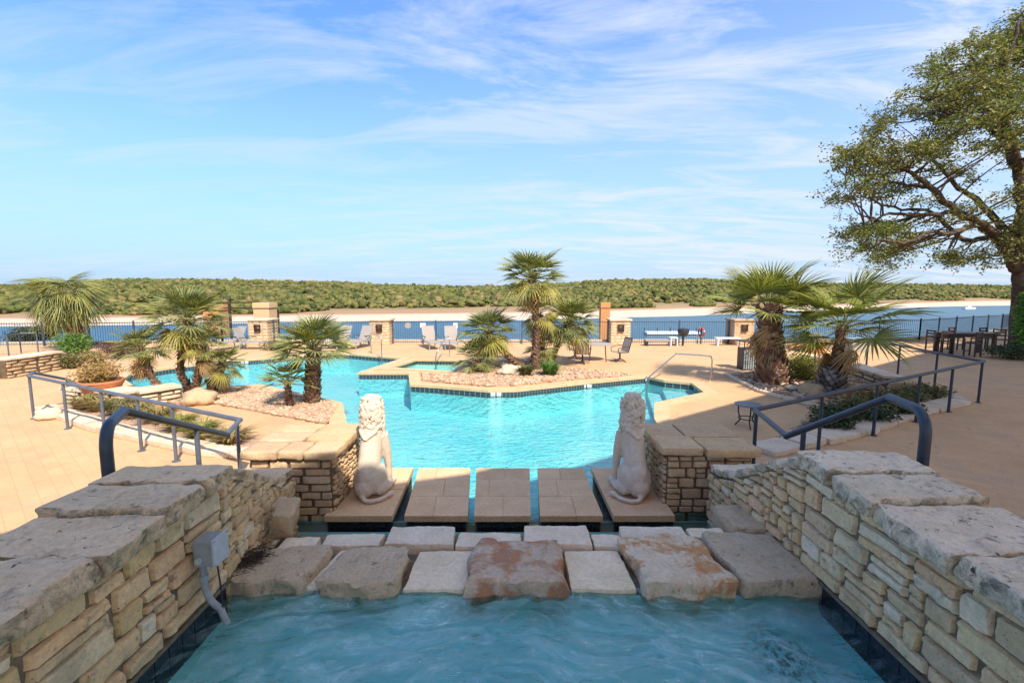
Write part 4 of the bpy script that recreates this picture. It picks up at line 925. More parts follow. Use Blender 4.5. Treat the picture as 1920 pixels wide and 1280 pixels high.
pw = [Vector((P(105, 692).x, P(105, 692).y)), Vector((P(60, 700).x, P(60, 700).y)), Vector((P(0, 710).x, P(0, 710).y)), Vector((-22, 14.6))]
dry_wall('long layered stone retaining wall at the far left edge', [tuple(p) for p in pw], 0.5, 0.62, 65, M['boulder'])
bd = MB(); bd.prism([(-11.6, 11.9), (-8.8, 10.25), (-5.8, 8.85), (-4.3, 8.5), (-4.7, 9.0), (-6.6, 10.2), (-9.4, 12.0), (-11.8, 12.5)], -0.01, 0.05); struct(bd.build('planter_soil', M['gravel_base']))
RB = [Pq(1372, 705), Pq(1425, 733), Pq(1485, 749), Pq(1560, 768), Pq(1500, 800), (4.9, 8.9), (7.3, 10.1), (9.1, 11.2), (11.7, 12.7), (11.4, 14.0), (11.8, 16.5), (11.7, 18.8), Pq(1480, 683)]
bd = MB(); bd.prism(RB, -0.01, 0.045); struct(bd.build('planter_soil', M['soil']))
kerb('thin pale kerb edging the rocky bed in front of the big shaggy palm', [Pq(1360, 703), Pq(1425, 735), Pq(1485, 752), Pq(1560, 772)], 0.16, 0.09, 66, ls=(0.6, 1.0), amp=0.01)
# gravel beds
BC = [Pq(*q) for q in [(792, 701), (850, 704), (872, 692), (882, 681), (1000, 674), (1065, 690), (1190, 705), (1105, 709.5), (967, 723), (916, 725), (825, 717.5), (792, 714)]]
BL = [Pq(*q) for q in [(262, 744), (345, 738), (440, 731), (487, 729), (600, 753), (632, 762), (612, 796), (480, 772), (400, 757), (330, 758)]]
for nm, poly in (('gravel_bed', BC), ('gravel_bed', BL)):
    m_ = MB(); m_.prism(poly, -0.01, 0.04); struct(m_.build(nm, M['gravel_base']))
def inside(p, poly):
    c = False; n = len(poly)
    for i in range(n):
        a, b = poly[i], poly[(i+1) % n]
        if (a[1] > p[1]) != (b[1] > p[1]) and p[0] < (b[0]-a[0])*(p[1]-a[1])/(b[1]-a[1])+a[0]: c = not c
    return c
def gravel(name, poly, n, rmin, rmax, seed, mat, label):
    rg = random.Random(seed); xs = [p[0] for p in poly]; ys = [p[1] for p in poly]; cs = []; rs = []
    while len(cs) < n:
        p = (rg.uniform(min(xs), max(xs)), rg.uniform(min(ys), max(ys)))
        if inside(p, poly): cs.append((*p, 0.045)); rs.append(rmin+(rmax-rmin)*rg.random()**2)
    o = blob_mass(name, np.array(cs), np.array(rs), mat, 1, 0.2, seed, (0.5, 0.8)); return tag(o, label, 'gravel', kind='stuff')
gravel('gravel', BC, 7000, 0.025, 0.085, 1, M['gravel'], 'loose pink gravel covering the palm bed in the middle')
gravel('gravel', BL, 7000, 0.022, 0.07, 2, M['gravel'], 'loose pink gravel covering the palm bed on the left')
gravel('rock_mulch', RB, 1500, 0.03, 0.13, 3, M['gravel'], 'loose rock mulch in the right planter bed')
# boulders
def boulder(px, py, r, label, seed, mat=None, sz=0.7):
    p = P(px, py, 0.03); rg = random.Random(seed); bv_, bf_ = ico(3); vs = []
    for v in bv_:
        n_ = noise.fractal(Vector(v)*1.5+Vector((seed, 0, 0)), 1, 2, 3); k = r*(1+0.35*n_)
        vs.append(p+Vector((v[0]*k*1.25, v[1]*k, v[2]*k*sz+r*sz*0.55)))
    m_ = MB(); m_.add(vs, [tuple(int(q) for q in f) for f in bf_])
    tag(m_.build('boulder', mat or M['boulder'], smooth=True), label, 'boulder', 'garden boulders')
boulder(372, 755, 0.34, 'tan boulder at the foot of the leaning left palms', 1)
boulder(960, 702, 0.40, 'cream boulder beside the short middle palms', 2, M['wall_pale'], 0.6)
boulder(92, 782, 0.24, 'round pale boulder at the far end of the left kerb', 3, M['wall_pale'], 0.6)
boulder(302, 748, 0.28, 'small reddish boulder between the terracotta pot and the palms', 4)
boulder(170, 752, 0.30, 'pale rock on the planter wall left of the terracotta pot', 5, M['wall_pale'], 0.5)
boulder(1520, 738, 0.30, 'sunlit rock in front of the two right palms', 6)
boulder(1700, 735, 0.34, 'grey rock beside the layered right planter wall', 7)
# little rock edge of the right bed
for i, (x, y) in enumerate([(1462, 722), (1490, 731)]): boulder(x, y, 0.2, ['low flat rock at the foot of the shaggy palm', 'low flat rock between the shaggy palm and the grey palm'][i], 20+i, M['wall_pale'], 0.5)

# ------------------------------------------------------------------ plants
def frond_mesh(name, lp, ll, n, spread, droop, fold, mat, seed, wl=0.035, tipdroop=0.35):
    """fan leaf: petiole along +X, blade in the XY plane, split into leaflets"""
    rg = random.Random(seed); m = MB(); pts = []
    for i in range(5):
        t = i/4; pts.append(Vector((lp*t, 0, -droop*0.25*lp*t*t)))
    m.tube(pts, [0.022, 0.016, 0.013, 0.011, 0.010], 4, m=1)
    o = pts[-1]; sl = -droop*0.5
    for i in range(n):
        a = -spread+2*spread*i/(n-1)+rg.uniform(-0.03, 0.03); L = ll*(0.78+0.22*math.cos(a*0.75))*rg.uniform(0.9, 1.05)
        d = Vector((math.cos(a), math.sin(a), fold*abs(math.sin(a))+sl*math.cos(a))); d.normalize(); sd = Vector((-math.sin(a), math.cos(a), 0))
        w = wl*rg.uniform(0.85, 1.15); dr = droop*rg.uniform(0.7, 1.3); prev = None; vs = []; 
        q = [(0.03, 0.3), (0.38, 1.0), (0.7, 0.72), (1.0, 0.05)]
        for (t, ww) in q:
            p = o+d*L*t+Vector((0, 0, -L*(dr*0.55*t*t+tipdroop*dr*max(0, t-0.55)*1.6)))
            if dr > 1.0: p = o+d*L*(t*(1-0.28*dr*t*0.6))+Vector((0, 0, -L*0.62*dr*t*t))
            vs += [p-sd*w*ww*0.5, p+Vector((0, 0, w*0.35*ww)), p+sd*w*ww*0.5]
        fs = []
        for k in range(3):
            b = k*3; fs += [(b, b+1, b+4, b+3), (b+1, b+2, b+5, b+4)]
        m.add(vs, fs)
    me = bpy.data.meshes.new(name); me.from_pydata(m.v, [], m.f); me.materials.append(mat); me.materials.append(M['palm_petiole']); me.polygons.foreach_set('material_index', m.mi); me.update(); return me
M['palm_petiole'] = plain('palm_petiole', (0.20, 0.19, 0.06), 0.6, 0.2, 8, 0)
FR = {}
def fronds(kind):
    if kind in FR: return FR[kind]
    a = {'med': dict(lp=0.50, ll=0.52, n=15, spread=R(82), droop=0.25, fold=0.22, mat=M['palm_blue'], wl=0.034),
         'meddry': dict(lp=0.36, ll=0.52, n=18, spread=R(95), droop=0.9, fold=0.1, mat=M['palm_dry'], wl=0.04),
         'medyel': dict(lp=0.40, ll=0.55, n=20, spread=R(100), droop=0.5, fold=0.1, mat=M['palm_yellow'], wl=0.042),
         'sabal': dict(lp=0.85, ll=1.0, n=24, spread=R(110), droop=1.35, fold=0.05, mat=M['palm_blue'], wl=0.05),
         'wash': dict(lp=0.80, ll=0.92, n=28, spread=R(108), droop=0.28, fold=0.2, mat=M['palm_green'], wl=0.046),
         'washdry': dict(lp=0.6, ll=0.8, n=22, spread=R(90), droop=1.15, fold=0.0, mat=M['palm_dry'], wl=0.05)}[kind]
    FR[kind] = [frond_mesh('frond_'+kind, seed=i*13+5, **a) for i in range(3)]
    return FR[kind]
def palm(label, base, crown, trunk_r, n, kind='med', scale=1.0, elev=(80, -35), boots=0, lean=None, dry=0, drykind='meddry', seed=0, drange=(-65, -30), yel=0, bmat='boot', flare=1.2, shaft=True):
    rg = random.Random(seed); base = Vector(base); crown = Vector(crown)
    root = thing('palm_tree', base, label, 'palm', 'palms round the pool')
    mid = lean or (base+crown)/2
    pts = curve3([base-Vector((0, 0, 0.05)), (base*0.55+Vector(mid)*0.45) if lean else base.lerp(crown, 0.3), Vector(mid), crown], 5)
    L = len(pts); rs = [trunk_r*(flare-(flare-0.85)*min(1, 2.2*i/L)) for i in range(L)]
    m_ = MB(); m_.tube(pts, rs, 10, rough=0.12, seed=seed); m_.build('trunk', M['palm_bark'], root, smooth=True)
    if boots:
        bt = MB(); nb = boots
        for i in range(nb):
            t = i/nb; f_ = t*(L-1); k = min(int(f_), L-2); c = pts[k].lerp(pts[k+1], f_-k); ax = (pts[k+1]-pts[k]).normalized(); r = rs[k]
            a = i*2.39996+rg.uniform(-.15, .15); e = ax.cross(Vector((0, 1, 0.01))).normalized(); e2 = ax.cross(e)
            od = e*math.cos(a)+e2*math.sin(a); sd = ax.cross(od); s_ = trunk_r*rg.uniform(0.42, 0.62); l = trunk_r*rg.uniform(0.55, 0.95)
            o_ = c+od*r*0.86
            tip = o_+ax*l*0.8+od*l*0.50
            bt.add([o_-sd*s_-ax*l*0.15, o_+sd*s_-ax*l*0.15, tip+sd*s_*0.45, tip-sd*s_*0.45, o_+od*r*0.2-ax*l*0.15, tip+od*0.02-ax*l*0.15],
                   [(0, 3, 2, 1), (0, 1, 4), (1, 2, 5, 4), (0, 4, 5, 3), (3, 5, 2)])
        bt.build('leaf_bases', M[bmat], root)['kind'] = 'stuff'
    def put(kd, e, az, sc, off):
        me = rg.choice(fronds(kd)); o = bpy.data.objects.new('frond', me); COL.objects.link(o); o.parent = root
        o.location = crown-base+Vector((0, 0, off)); o.rotation_euler = Euler((rg.uniform(-.35, .35), -R(e), az), 'XYZ'); o.scale = (sc,)*3
    for i in range(n):
        t = (i+0.5)/n; e = elev[0]+(elev[1]-elev[0])*t**0.85+rg.uniform(-7, 7); az = i*2.39996+rg.uniform(-.25, .25)
        k = 'medyel' if yel and kind == 'med' and t > 1-yel and rg.random() < 0.7 else kind
        put(k, e, az, scale*rg.uniform(0.82, 1.1)*(0.85 if t < 0.12 else 1), -0.25*trunk_r*8*t*0.3)
    for i in range(dry):
        put(drykind, rg.uniform(*drange), i*2.39996+rg.uniform(-.4, .4), scale*rg.uniform(0.7, 0.95), -0.15-rg.random()*0.12)
    return root
def at_(px, py, Y): return PY(px, py, Y)
# far left drooping palm
bz = P(150, 656); palm('tall drooping palm at the far left with a shaggy short trunk', bz, at_(122, 552, bz.y), 0.30, 56, 'sabal', 0.98, (85, -40), 160, seed=1, dry=6, drykind='washdry', flare=1.3)
# left cluster
b0 = P(342, 742); Y0 = b0.y
palm('left cluster palm leaning out low to the left, with pinkish dry leaves', b0+Vector((-0.1, 0, 0)), at_(262, 652, Y0+0.3), 0.10, 28, 'med', 0.9, (75, -25), 110, lean=at_(290, 715, Y0+0.1), dry=12, seed=2, yel=0.2)
palm('left cluster palm with the tallest rounded crown, leaning slightly left', b0+Vector((0.22, 0.05, 0)), at_(350, 600, Y0+0.1), 0.10, 42, 'med', 1.25, (85, -28), 120, lean=at_(338, 690, Y0), dry=8, seed=3, yel=0.15)
palm('left cluster palm upright in front with yellow green hanging fans', b0+Vector((0.45, -0.15, 0)), at_(380, 648, Y0-0.2), 0.10, 22, 'med', 0.85, (80, -35), 100, dry=4, seed=4, yel=0.3)
palm('left cluster palm leaning low to the right over the pool', b0+Vector((0.75, 0.0, 0)), at_(418, 682, Y0+0.1), 0.11, 24, 'med', 0.8, (70, -25), 90, dry=5, seed=5, yel=0.2)
palm('left cluster sucker palm, a small leafy shoot among the stems', b0+Vector((0.95, 0.1, 0)), at_(388, 712, Y0+0.2), 0.08, 16, 'med', 0.5, (80, -20), 40, seed=6)
# single thick trunk + small one
b0 = P(585, 757); palm('single palm with a thick pinkish criss cross trunk on the left gravel', b0, at_(588, 652, b0.y), 0.185, 40, 'med', 1.2, (75, -8), 150, seed=7, dry=0, yel=0, flare=1.0)
b0 = P(545, 764); palm('small short palm left of the thick trunked palm', b0, at_(538, 716, b0.y), 0.085, 22, 'med', 0.8, (75, 0), 50, seed=8, yel=0)
# centre group
b0 = P(1003, 695); Y0 = b0.y
palm('tallest central palm with a bare pinkish trunk and open crown', b0, at_(998, 520, Y0), 0.145, 42, 'med', 1.5, (75, -22), 190, seed=9, dry=5, yel=0.25, lean=at_(1006, 610, Y0), flare=1.15)
palm('central palm leaning left on a long slanting trunk', P(985, 692), at_(915, 622, Y0+0.2), 0.125, 46, 'med', 1.3, (80, -35), 110, lean=at_(950, 665, Y0+0.1), seed=10, dry=4, yel=0.3)
palm('low stubby palm at the left end of the central bed', P(897, 699), at_(893, 668, P(897, 699).y), 0.14, 30, 'med', 1.0, (75, -30), 60, seed=11, dry=2)
palm('central palm leaning right towards the patio table', P(1030, 684), at_(1068, 604, P(1030, 684).y), 0.115, 50, 'med', 1.4, (82, -35), 110, lean=at_(1042, 655, P(1030, 684).y), seed=12, dry=3, yel=0.15)
palm('central palm with yellow hanging fans half way up the tall trunk', P(1012, 690), at_(1012, 590, Y0+0.5), 0.12, 18, 'med', 1.05, (60, -60), 100, lean=at_(1016, 640, Y0+0.4), seed=13, dry=4, yel=0.7)
palm('short dark palm behind the tall central trunk', P(1018, 686), at_(1016, 652, Y0+0.7), 0.12, 28, 'med', 0.85, (70, -40), 60, seed=14)
# right pair
b0 = P(1448, 720); palm('big palm on the right with a thick red brown shaggy trunk', b0, at_(1442, 578, b0.y), 0.34, 25, 'wash', 1.15, (88, 0), 260, seed=15, dry=8, drykind='washdry', drange=(-70, -35), flare=1.35)
b0 = P(1556, 740); palm('nearer right palm with a grey cut boot base and huge fans', b0, at_(1580, 612, b0.y), 0.16, 20, 'wash', 1.25, (82, -22), 60, seed=21, dry=3, drykind='washdry', flare=1.5)
gb = MB(); rg = random.Random(3)        # swollen boot base of that palm
for i in range(90):
    t = i/90; a = i*2.39996; zc = 0.05+0.75*t; r = 0.36*math.sqrt(max(0.15, 1-((t-0.35)/0.8)**2)); od = Vector((math.cos(a), math.sin(a), 0)); sd = Vector((-math.sin(a), math.cos(a), 0)); c = b0+od*r*0.7+Vector((0, 0, zc))
    tip = c+od*0.16+Vector((0, 0, 0.10)); gb.add([c-sd*0.10-Vector((0, 0, .05)), c+sd*0.10-Vector((0, 0, .05)), tip+sd*0.06, tip-sd*0.06, c+od*0.12-Vector((0, 0, .04))], [(0, 3, 2, 1), (0, 1, 4), (1, 2, 4), (2, 3, 4), (3, 0, 4)])
pr = [o for o in bpy.data.objects if o.get('label', '').startswith('nearer right palm')][0]
gb.build('cut_boots', M['boot_grey'], pr)['kind'] = 'stuff'

def leafball(name, c, r, n, size, mat, label, cat, seed=0, group=None, parent=None, stems=0, kind=None, flatz=1.0, lift=0.0):
    """bush: leaves through the volume of an uneven crown, on a few stems"""
    rg = random.Random(seed); c = Vector(c); m_ = MB()
    lobes = [(Vector((rg.uniform(-.45, .45)*r[0], rg.uniform(-.45, .45)*r[1], rg.uniform(0.25, .75)*r[2]*1.2)), rg.uniform(.5, .72)) for _ in range(9)]
    for i in range(n):
        lc, lr = rg.choice(lobes); d = Vector((rg.gauss(0, 1), rg.gauss(0, 1), rg.gauss(0, 1))).normalized()*(rg.random()**0.35)*lr
        p = c+lc+Vector((d.x*r[0], d.y*r[1], d.z*r[2]*0.8)); p.z = max(p.z, c.z+0.02)
        a = Vector((rg.gauss(0, 1), rg.gauss(0, 1), rg.gauss(0, .6))).normalized(); b = a.cross(Vector((rg.gauss(0, 1), rg.gauss(0, 1), rg.gauss(0, 1)))).normalized(); s = size*rg.uniform(.6, 1.3)
        m_.add([p-a*s, p-b*s*.45, p+a*s, p+b*s*.45], [(0, 1, 2, 3)])
    root = parent or thing(name, c, label, cat, group)
    f_ = m_.build('foliage', mat, root)
    st = MB()
    for i in range(max(3, stems)):
        lc, lr = rg.choice(lobes); st.tube([c+Vector((rg.uniform(-.05, .05), rg.uniform(-.05, .05), 0)), c+lc*0.5+Vector((0, 0, -0.05)), c+lc], [0.02, 0.014, 0.006], 5)
    st.build('stems', M['bark'], root)
    return root
def grass(name, c, r, h, n, mat, label, seed=0, group=None, w=0.02, cat='grass clump'):
    rg = random.Random(seed); c = Vector(c); m_ = MB()
    for i in range(n):
        a = rg.uniform(0, 6.283); rr = rg.random()**.5*r*0.35; b = c+Vector((math.cos(a)*rr, math.sin(a)*rr, 0)); hh = h*rg.uniform(.55, 1.1); o_ = rg.uniform(.3, 1)*r; d = Vector((math.cos(a+rg.uniform(-.5, .5)), math.sin(a), 0)); sd = Vector((-d.y, d.x, 0))*w/2
        q1 = b+d*o_*0.35+Vector((0, 0, hh*0.7)); q2 = b+d*o_+Vector((0, 0, hh*rg.uniform(.6, 1)))
        m_.add([b-sd, b+sd, q1+sd, q1-sd, q2], [(0, 1, 2, 3), (3, 2, 4)])
    return tag(m_.build(name, mat), label, cat, group)
# left shrubs
p = P(103, 672); leafball('green_bush', (p.x, p.y+1.2, 0), (0.95, 0.9, 0.82), 2600, 0.06, M['shrub'], 'round bright green bush left of the drooping palm trunk', 'bush', 1)
p = P(140, 690); leafball('dry_bush', (p.x+0.2, p.y+0.3, 0), (0.85, 0.7, 0.55), 1800, 0.05, M['drygrass'], 'straw coloured bush behind the terracotta pot', 'bush', 2)
p = P(185, 680); leafball('purple_bush', (p.x-0.4, p.y+1.5, 0), (0.9, 0.7, 0.55), 1600, 0.05, M['purple'], 'purple leaved bush behind the straw coloured bush', 'bush', 3)
p = P(125, 692); leafball('olive_bush', (p.x-0.1, p.y+0.1, 0), (0.6, 0.5, 0.45), 1300, 0.045, M['bedgreen'], 'olive bush at the end of the far left retaining wall', 'bush', 33)
p = P(228, 672); leafball('grey_bush', (p.x-0.3, p.y+1.0, 0), (0.7, 0.6, 0.7), 1300, 0.05, M['bedgreen'], 'grey green bush between the drooping palm and the left cluster', 'bush', 34)
# bed plants left
gl = [(-10.9, 11.75, .5, .38, 'drygrass'), (-10.3, 11.5, .45, .34, 'drygrass'), (-9.6, 11.2, .5, .4, 'bedgreen'), (-8.9, 10.9, .5, .42, 'drygrass'), (-8.1, 10.5, .55, .42, 'drygrass'), (-7.2, 9.9, .5, .36, 'yellowgreen'), (-6.4, 9.4, .5, .36, 'yellowgreen'), (-5.6, 9.1, .5, .3, 'drygrass')]
gn = ['farthest dry grass clump in the left planter', 'second dry grass clump from the far end of the left planter', 'green clump under the pot end of the left planter', 'straw clump between green clump and middle of the left planter', 'straw clump in the middle of the left planter', 'yellow green clump right of the middle in the left planter', 'yellow green clump behind the dark rail post', 'last dry clump by the left sandstone pillar']
for i, (x, y, r_, h_, mt) in enumerate(gl): grass('grass_clump', (x, y, 0.05), r_, h_, 260, M[mt], gn[i], 40+i, 'grass clumps in the left planter', 0.03)
# pots
def pot(px, py, r, h, label, seed, base_z=0.0, sx=1.0, sy=1.0):
    p = P(px, py, base_z); root = thing('terracotta_pot', p, label, 'terracotta pot', 'terracotta pots')
    m_ = MB(); m_.lathe(p, [(0.01, 0), (r*0.72, 0), (r*0.76, 0.02), (r*0.93, h*0.62), (r*0.95, h*0.64), (r*0.95, h*0.70), (r*1.0, h*0.72), (r*1.04, h*0.86), (r*1.08, h*0.88), (r*1.08, h), (r*0.98, h), (r*0.95, h*0.9), (0.01, h*0.9)], 32, sx, sy); m_.build('pot', M['terracotta'], root, smooth=True, angle=30)
    m_ = MB(); m_.lathe(p+Vector((0, 0, h*0.905)), [(0.01, 0), (r*0.95, 0), (r*0.95, 0.005), (0.01, 0.01)], 20, sx, sy); m_.build('soil', M['soil'], root); return p, root
p, r_ = pot(193, 742, 0.47, 0.44, 'large wide terracotta pot on the left planter wall', 1, 0.2)
leafball('potted_shrub', p+Vector((0, 0, 0.40)), (0.64, 0.58, 0.46), 1700, 0.042, M['rustleaf'], 'rusty orange shrub spilling over the large left terracotta pot', 'shrub', 7)
p, r_ = pot(1527, 660, 0.52, 0.55, 'distant terracotta pot behind the right palms', 2, 0.0)
leafball('potted_shrub', p+Vector((0, 0, 0.5)), (0.45, 0.45, 0.4), 700, 0.045, M['drygrass'], 'dry tan plant in the distant right terracotta pot', 'shrub', 8)
# right shrubs
p = P(1508, 712); leafball('yellow_shrub', p, (0.75, 0.6, 0.6), 1900, 0.05, M['yellowgreen'], 'yellow green shrub between the two right palms', 'shrub', 9)
p = P(1500, 700); leafball('yellow_shrub', p+Vector((0.5, 0.8, 0)), (0.6, 0.5, 0.5), 1200, 0.05, M['yellowgreen'], 'smaller yellow shrub behind the yellow green one', 'shrub', 10)
rb = [(1745, 745, 'bedgreen', .75, .32), (1700, 752, 'bedgreen', .7, .3), (1655, 762, 'bedgreen', .7, .34), (1610, 778, 'bedgreen', .65, .34), (1580, 792, 'darkshrub', .6, .32), (1635, 790, 'darkshrub', .55, .28), (1560, 805, 'darkshrub', .5, .3), (1690, 775, 'darkshrub', .5, .25)]
rn = ['low olive plant at the far corner of the right planter', 'low olive plant second from the far corner of the right planter', 'spreading olive plant in the middle of the right planter', 'olive plant behind the near blue rail', 'dark leafy plant low under the near blue rail', 'dark leafy plant beside the right pale kerb', 'dark leafy plant next to the right wall peak', 'dark low plant near the kerb in the right planter middle']
for i, (x, y, mt, r_, h_) in enumerate(rb):
    p = P(x, y, 0.04); leafball('groundcover_plant', p, (r_, r_*.8, h_), 1100, 0.05, M[mt], rn[i], 'plant', 60+i, 'plants in the right planter')
# yuccas by the centre palms
for i, (x, y, l) in enumerate([(985, 704, 'small spiky plant right of the cream boulder'), (1032, 703, 'bigger bright spiky plant at the foot of the tall central palm')]):
    p = P(x, y, 0.04); grass('spiky_plant', p, 0.42+0.1*i, 0.42+0.1*i, 260, M['shrub'] if i else M['bedgreen'], l, 80+i, 'spiky plants under the central palms', 0.035, 'spiky plant')
p = P(518, 655); leafball('low_bush', p+Vector((0, 0, 0)), (0.95, 0.7, 0.42), 900, 0.06, M['bedgreen'], 'low grey green bush in front of the tall stucco column', 'bush', 90)
# right, by the oak
p = P(1893, 676); leafball('dark_bush', p+Vector((0.6, 0.4, 0)), (1.3, 0.9, 0.5), 2200, 0.06, M['darkshrub'], 'low dark bush at the foot of the oak beside the wooden seats', 'bush', 91)
hd = []
for i in range(7):
    p = PY(6+i*11, 655, 25.6+0.3*i)
    leafball('hedge_shrub', (p.x, p.y+0.8, 0.0), (0.7, 0.6, 0.75), 700, 0.07, M['bedgreen'] if i % 2 else M['darkshrub'], ['hedge shrub at the left picture edge', 'second hedge shrub from the left edge', 'third hedge shrub behind the far left rail', 'fourth hedge shrub behind the far left rail', 'fifth hedge shrub near the bright green bush', 'sixth hedge shrub near the bright green bush', 'last hedge shrub right behind the bright green bush'][i], 'hedge shrub', 100+i, 'hedge at the far left')

# ------------------------------------------------------------------ oak
OY = 23.9; ob = P(1908, 655); ob = Vector((ob.x, OY, 0))
oak = thing('oak_tree', ob, 'big live oak on the right with spreading olive crown', 'oak tree')
rg = random.Random(12)
limbs = [([(1922, 655, 0), (1914, 560, 0), (1906, 500, 0)], .46, .36),
         ([(1904, 505, 0), (1880, 455, -.3), (1840, 420, -.8), (1790, 395, -1.2), (1745, 350, -1.4), (1700, 320, -1.5)], .30, .08),
         ([(1904, 505, 0), (1893, 450, .3), (1870, 415, .7), (1830, 375, 1.2), (1790, 345, 1.6), (1740, 290, 1.9)], .24, .07),
         ([(1904, 500, 0), (1918, 420, 0), (1912, 330, .1), (1888, 270, .4), (1862, 215, .6), (1840, 150, .8), (1820, 105, .9)], .34, .07),
         ([(1840, 420, -.8), (1790, 435, -1.6), (1745, 437, -2.2), (1700, 455, -2.6), (1650, 450, -2.8)], .13, .04),
         ([(1870, 440, -.5), (1810, 450, 1.2), (1750, 400, 2.6), (1680, 390, 3.2), (1620, 370, 3.4)], .15, .04),
         ([(1790, 395, -1.2), (1740, 405, -1.0), (1680, 400, -1.4), (1620, 420, -1.6)], .12, .04),
         ([(1745, 350, -1.4), (1690, 345, -.4), (1630, 330, .2), (1585, 330, .4)], .10, .03),
         ([(1888, 270, .4), (1840, 230, -.8), (1790, 215, -1.5), (1740, 190, -2)], .14, .04),
         ([(1862, 215, .6), (1800, 160, 1.6), (1770, 110, 2)], .11, .04),
         ([(1912, 330, .1), (1960, 250, 0), (2000, 170, 0), (1990, 90, .5)], .26, .06),
         ([(1904, 500, 0), (1970, 430, .3), (2060, 380, .2), (2150, 330, 0), (2230, 300, 0)], .34, .08),
         ([(1918, 420, 0), (2010, 330, 1.2), (2090, 240, 1.8), (2130, 150, 2)], .22, .06),
         ([(2060, 380, .2), (2120, 430, -1), (2200, 440, -1.5)], .13, .04),
         ([(1912, 330, .1), (1880, 180, -1.5), (1895, 90, -2), (1910, 40, -2.2)], .2, .05)]
lp_all = []; tm = MB()
for k, (pts, r0, r1) in enumerate(limbs):
    w3 = [PY(x, y, OY+dy) if k else Vector((ob.x+(x-1908)*0.027, OY, 0 if y > 650 else PY(x, y, OY).z)) for x, y, dy in pts]
    if k == 0: w3[0].z = -0.1
    q = curve3(w3, 5); n_ = len(q); rr = [r0+(r1-r0)*i/(n_-1) for i in range(n_)]
    q = [p+Vector((rg.uniform(-1, 1), rg.uniform(-1, 1), rg.uniform(-1, 1)))*0.07*(0 if i in (0, n_-1) or k == 0 else 1) for i, p in enumerate(q)]
    m_ = MB(); m_.tube(q, rr, 10 if r0 > .2 else 7, rough=0.10, seed=k); m_.build('trunk' if k == 0 else 'limb', M['bark'], oak, smooth=True)
    if k: lp_all += [(p, rr[i]) for i, p in enumerate(q)]
SIL = [(1905, 28), (1880, 62), (1835, 60), (1818, 88), (1760, 78), (1745, 120), (1745, 165), (1690, 165), (1650, 205), (1640, 245), (1590, 280), (1562, 295), (1556, 375), (1592, 400), (1572, 430), (1600, 480), (1660, 492), (1700, 478), (1712, 455), (1760, 462), (1770, 492), (1850, 500), (1880, 470), (1930, 490), (2050, 500), (2200, 500), (2290, 420), (2300, 260), (2220, 120), (2080, 30), (1980, -10)]
clumps = []
tries = 0
while len(clumps) < 560 and tries < 60000:
    tries += 1
    x, y = rg.uniform(1556, 2300), rg.uniform(-10, 502)
    if not inside((x, y), SIL): continue
    # keep sky gaps, denser near the outline, thin low inside
    d_ = noise.fractal(Vector((x*0.012, y*0.016, 5.0)), 1, 2, 3)
    if d_ < -0.02 and rg.random() < 0.92: continue
    if 1740 < x < 1905 and 300 < y < 470 and rg.random() < 0.72: continue
    if x > 1950 and rg.random() < 0.4: continue
    half = 4.2*math.sqrt(max(0.1, 1-((x-1900)/380)**2))*math.sqrt(max(0.12, 1-((y-280)/260)**2))
    clumps.append(PY(x, y, OY+rg.uniform(-half, half)))
lv = []; tw = MB()
for c in clumps:
    # twig to the nearest limb
    best = min(lp_all, key=lambda t: (t[0]-c).length+max(0, (c.z-t[0].z)*-0.5)); a = best[0]; mid = a.lerp(c, 0.5)+Vector((rg.uniform(-.25, .25), rg.uniform(-.25, .25), rg.uniform(-.25, .15)))
    tw.tube(curve3([a, mid, c], 3), [0.045, 0.038, 0.034, 0.03, 0.024, 0.018, 0.012], 4, cap=False)
    for j in range(8):
        e = c+Vector((rg.gauss(0, .46), rg.gauss(0, .46), rg.gauss(0, .26))); tw.tube([c, e], [0.012, 0.006], 3, cap=False)
        for q_ in range(21):
            f_ = rg.uniform(0.35, 1.15); d = Vector((rg.gauss(0, 1), rg.gauss(0, 1), rg.gauss(0, .7)))*0.13; lv.append(c.lerp(e, f_)+d)
tw.build('twigs', M['bark'], oak)
m_ = MB()
for p in lv:
    a = Vector((rg.gauss(0, 1), rg.gauss(0, 1), rg.gauss(0, .5))).normalized(); b = a.cross(Vector((rg.gauss(0, 1), rg.gauss(0, 1), rg.gauss(0, 1)))).normalized(); s = rg.uniform(.045, .09)
    m_.add([p-a*s, p-b*s*.5, p+a*s, p+b*s*.5], [(0, 1, 2, 3)])
m_.build('crown', M['oak'], oak)
# ivy covered column of leaves on its trunk
leafball('ivy', (ob.x-0.05, OY-0.9, 0.1), (0.95, 0.85, 2.5), 6500, 0.075, M['ivy'], 'bright green ivy column covering the foot of the oak trunk', 'ivy', 13)

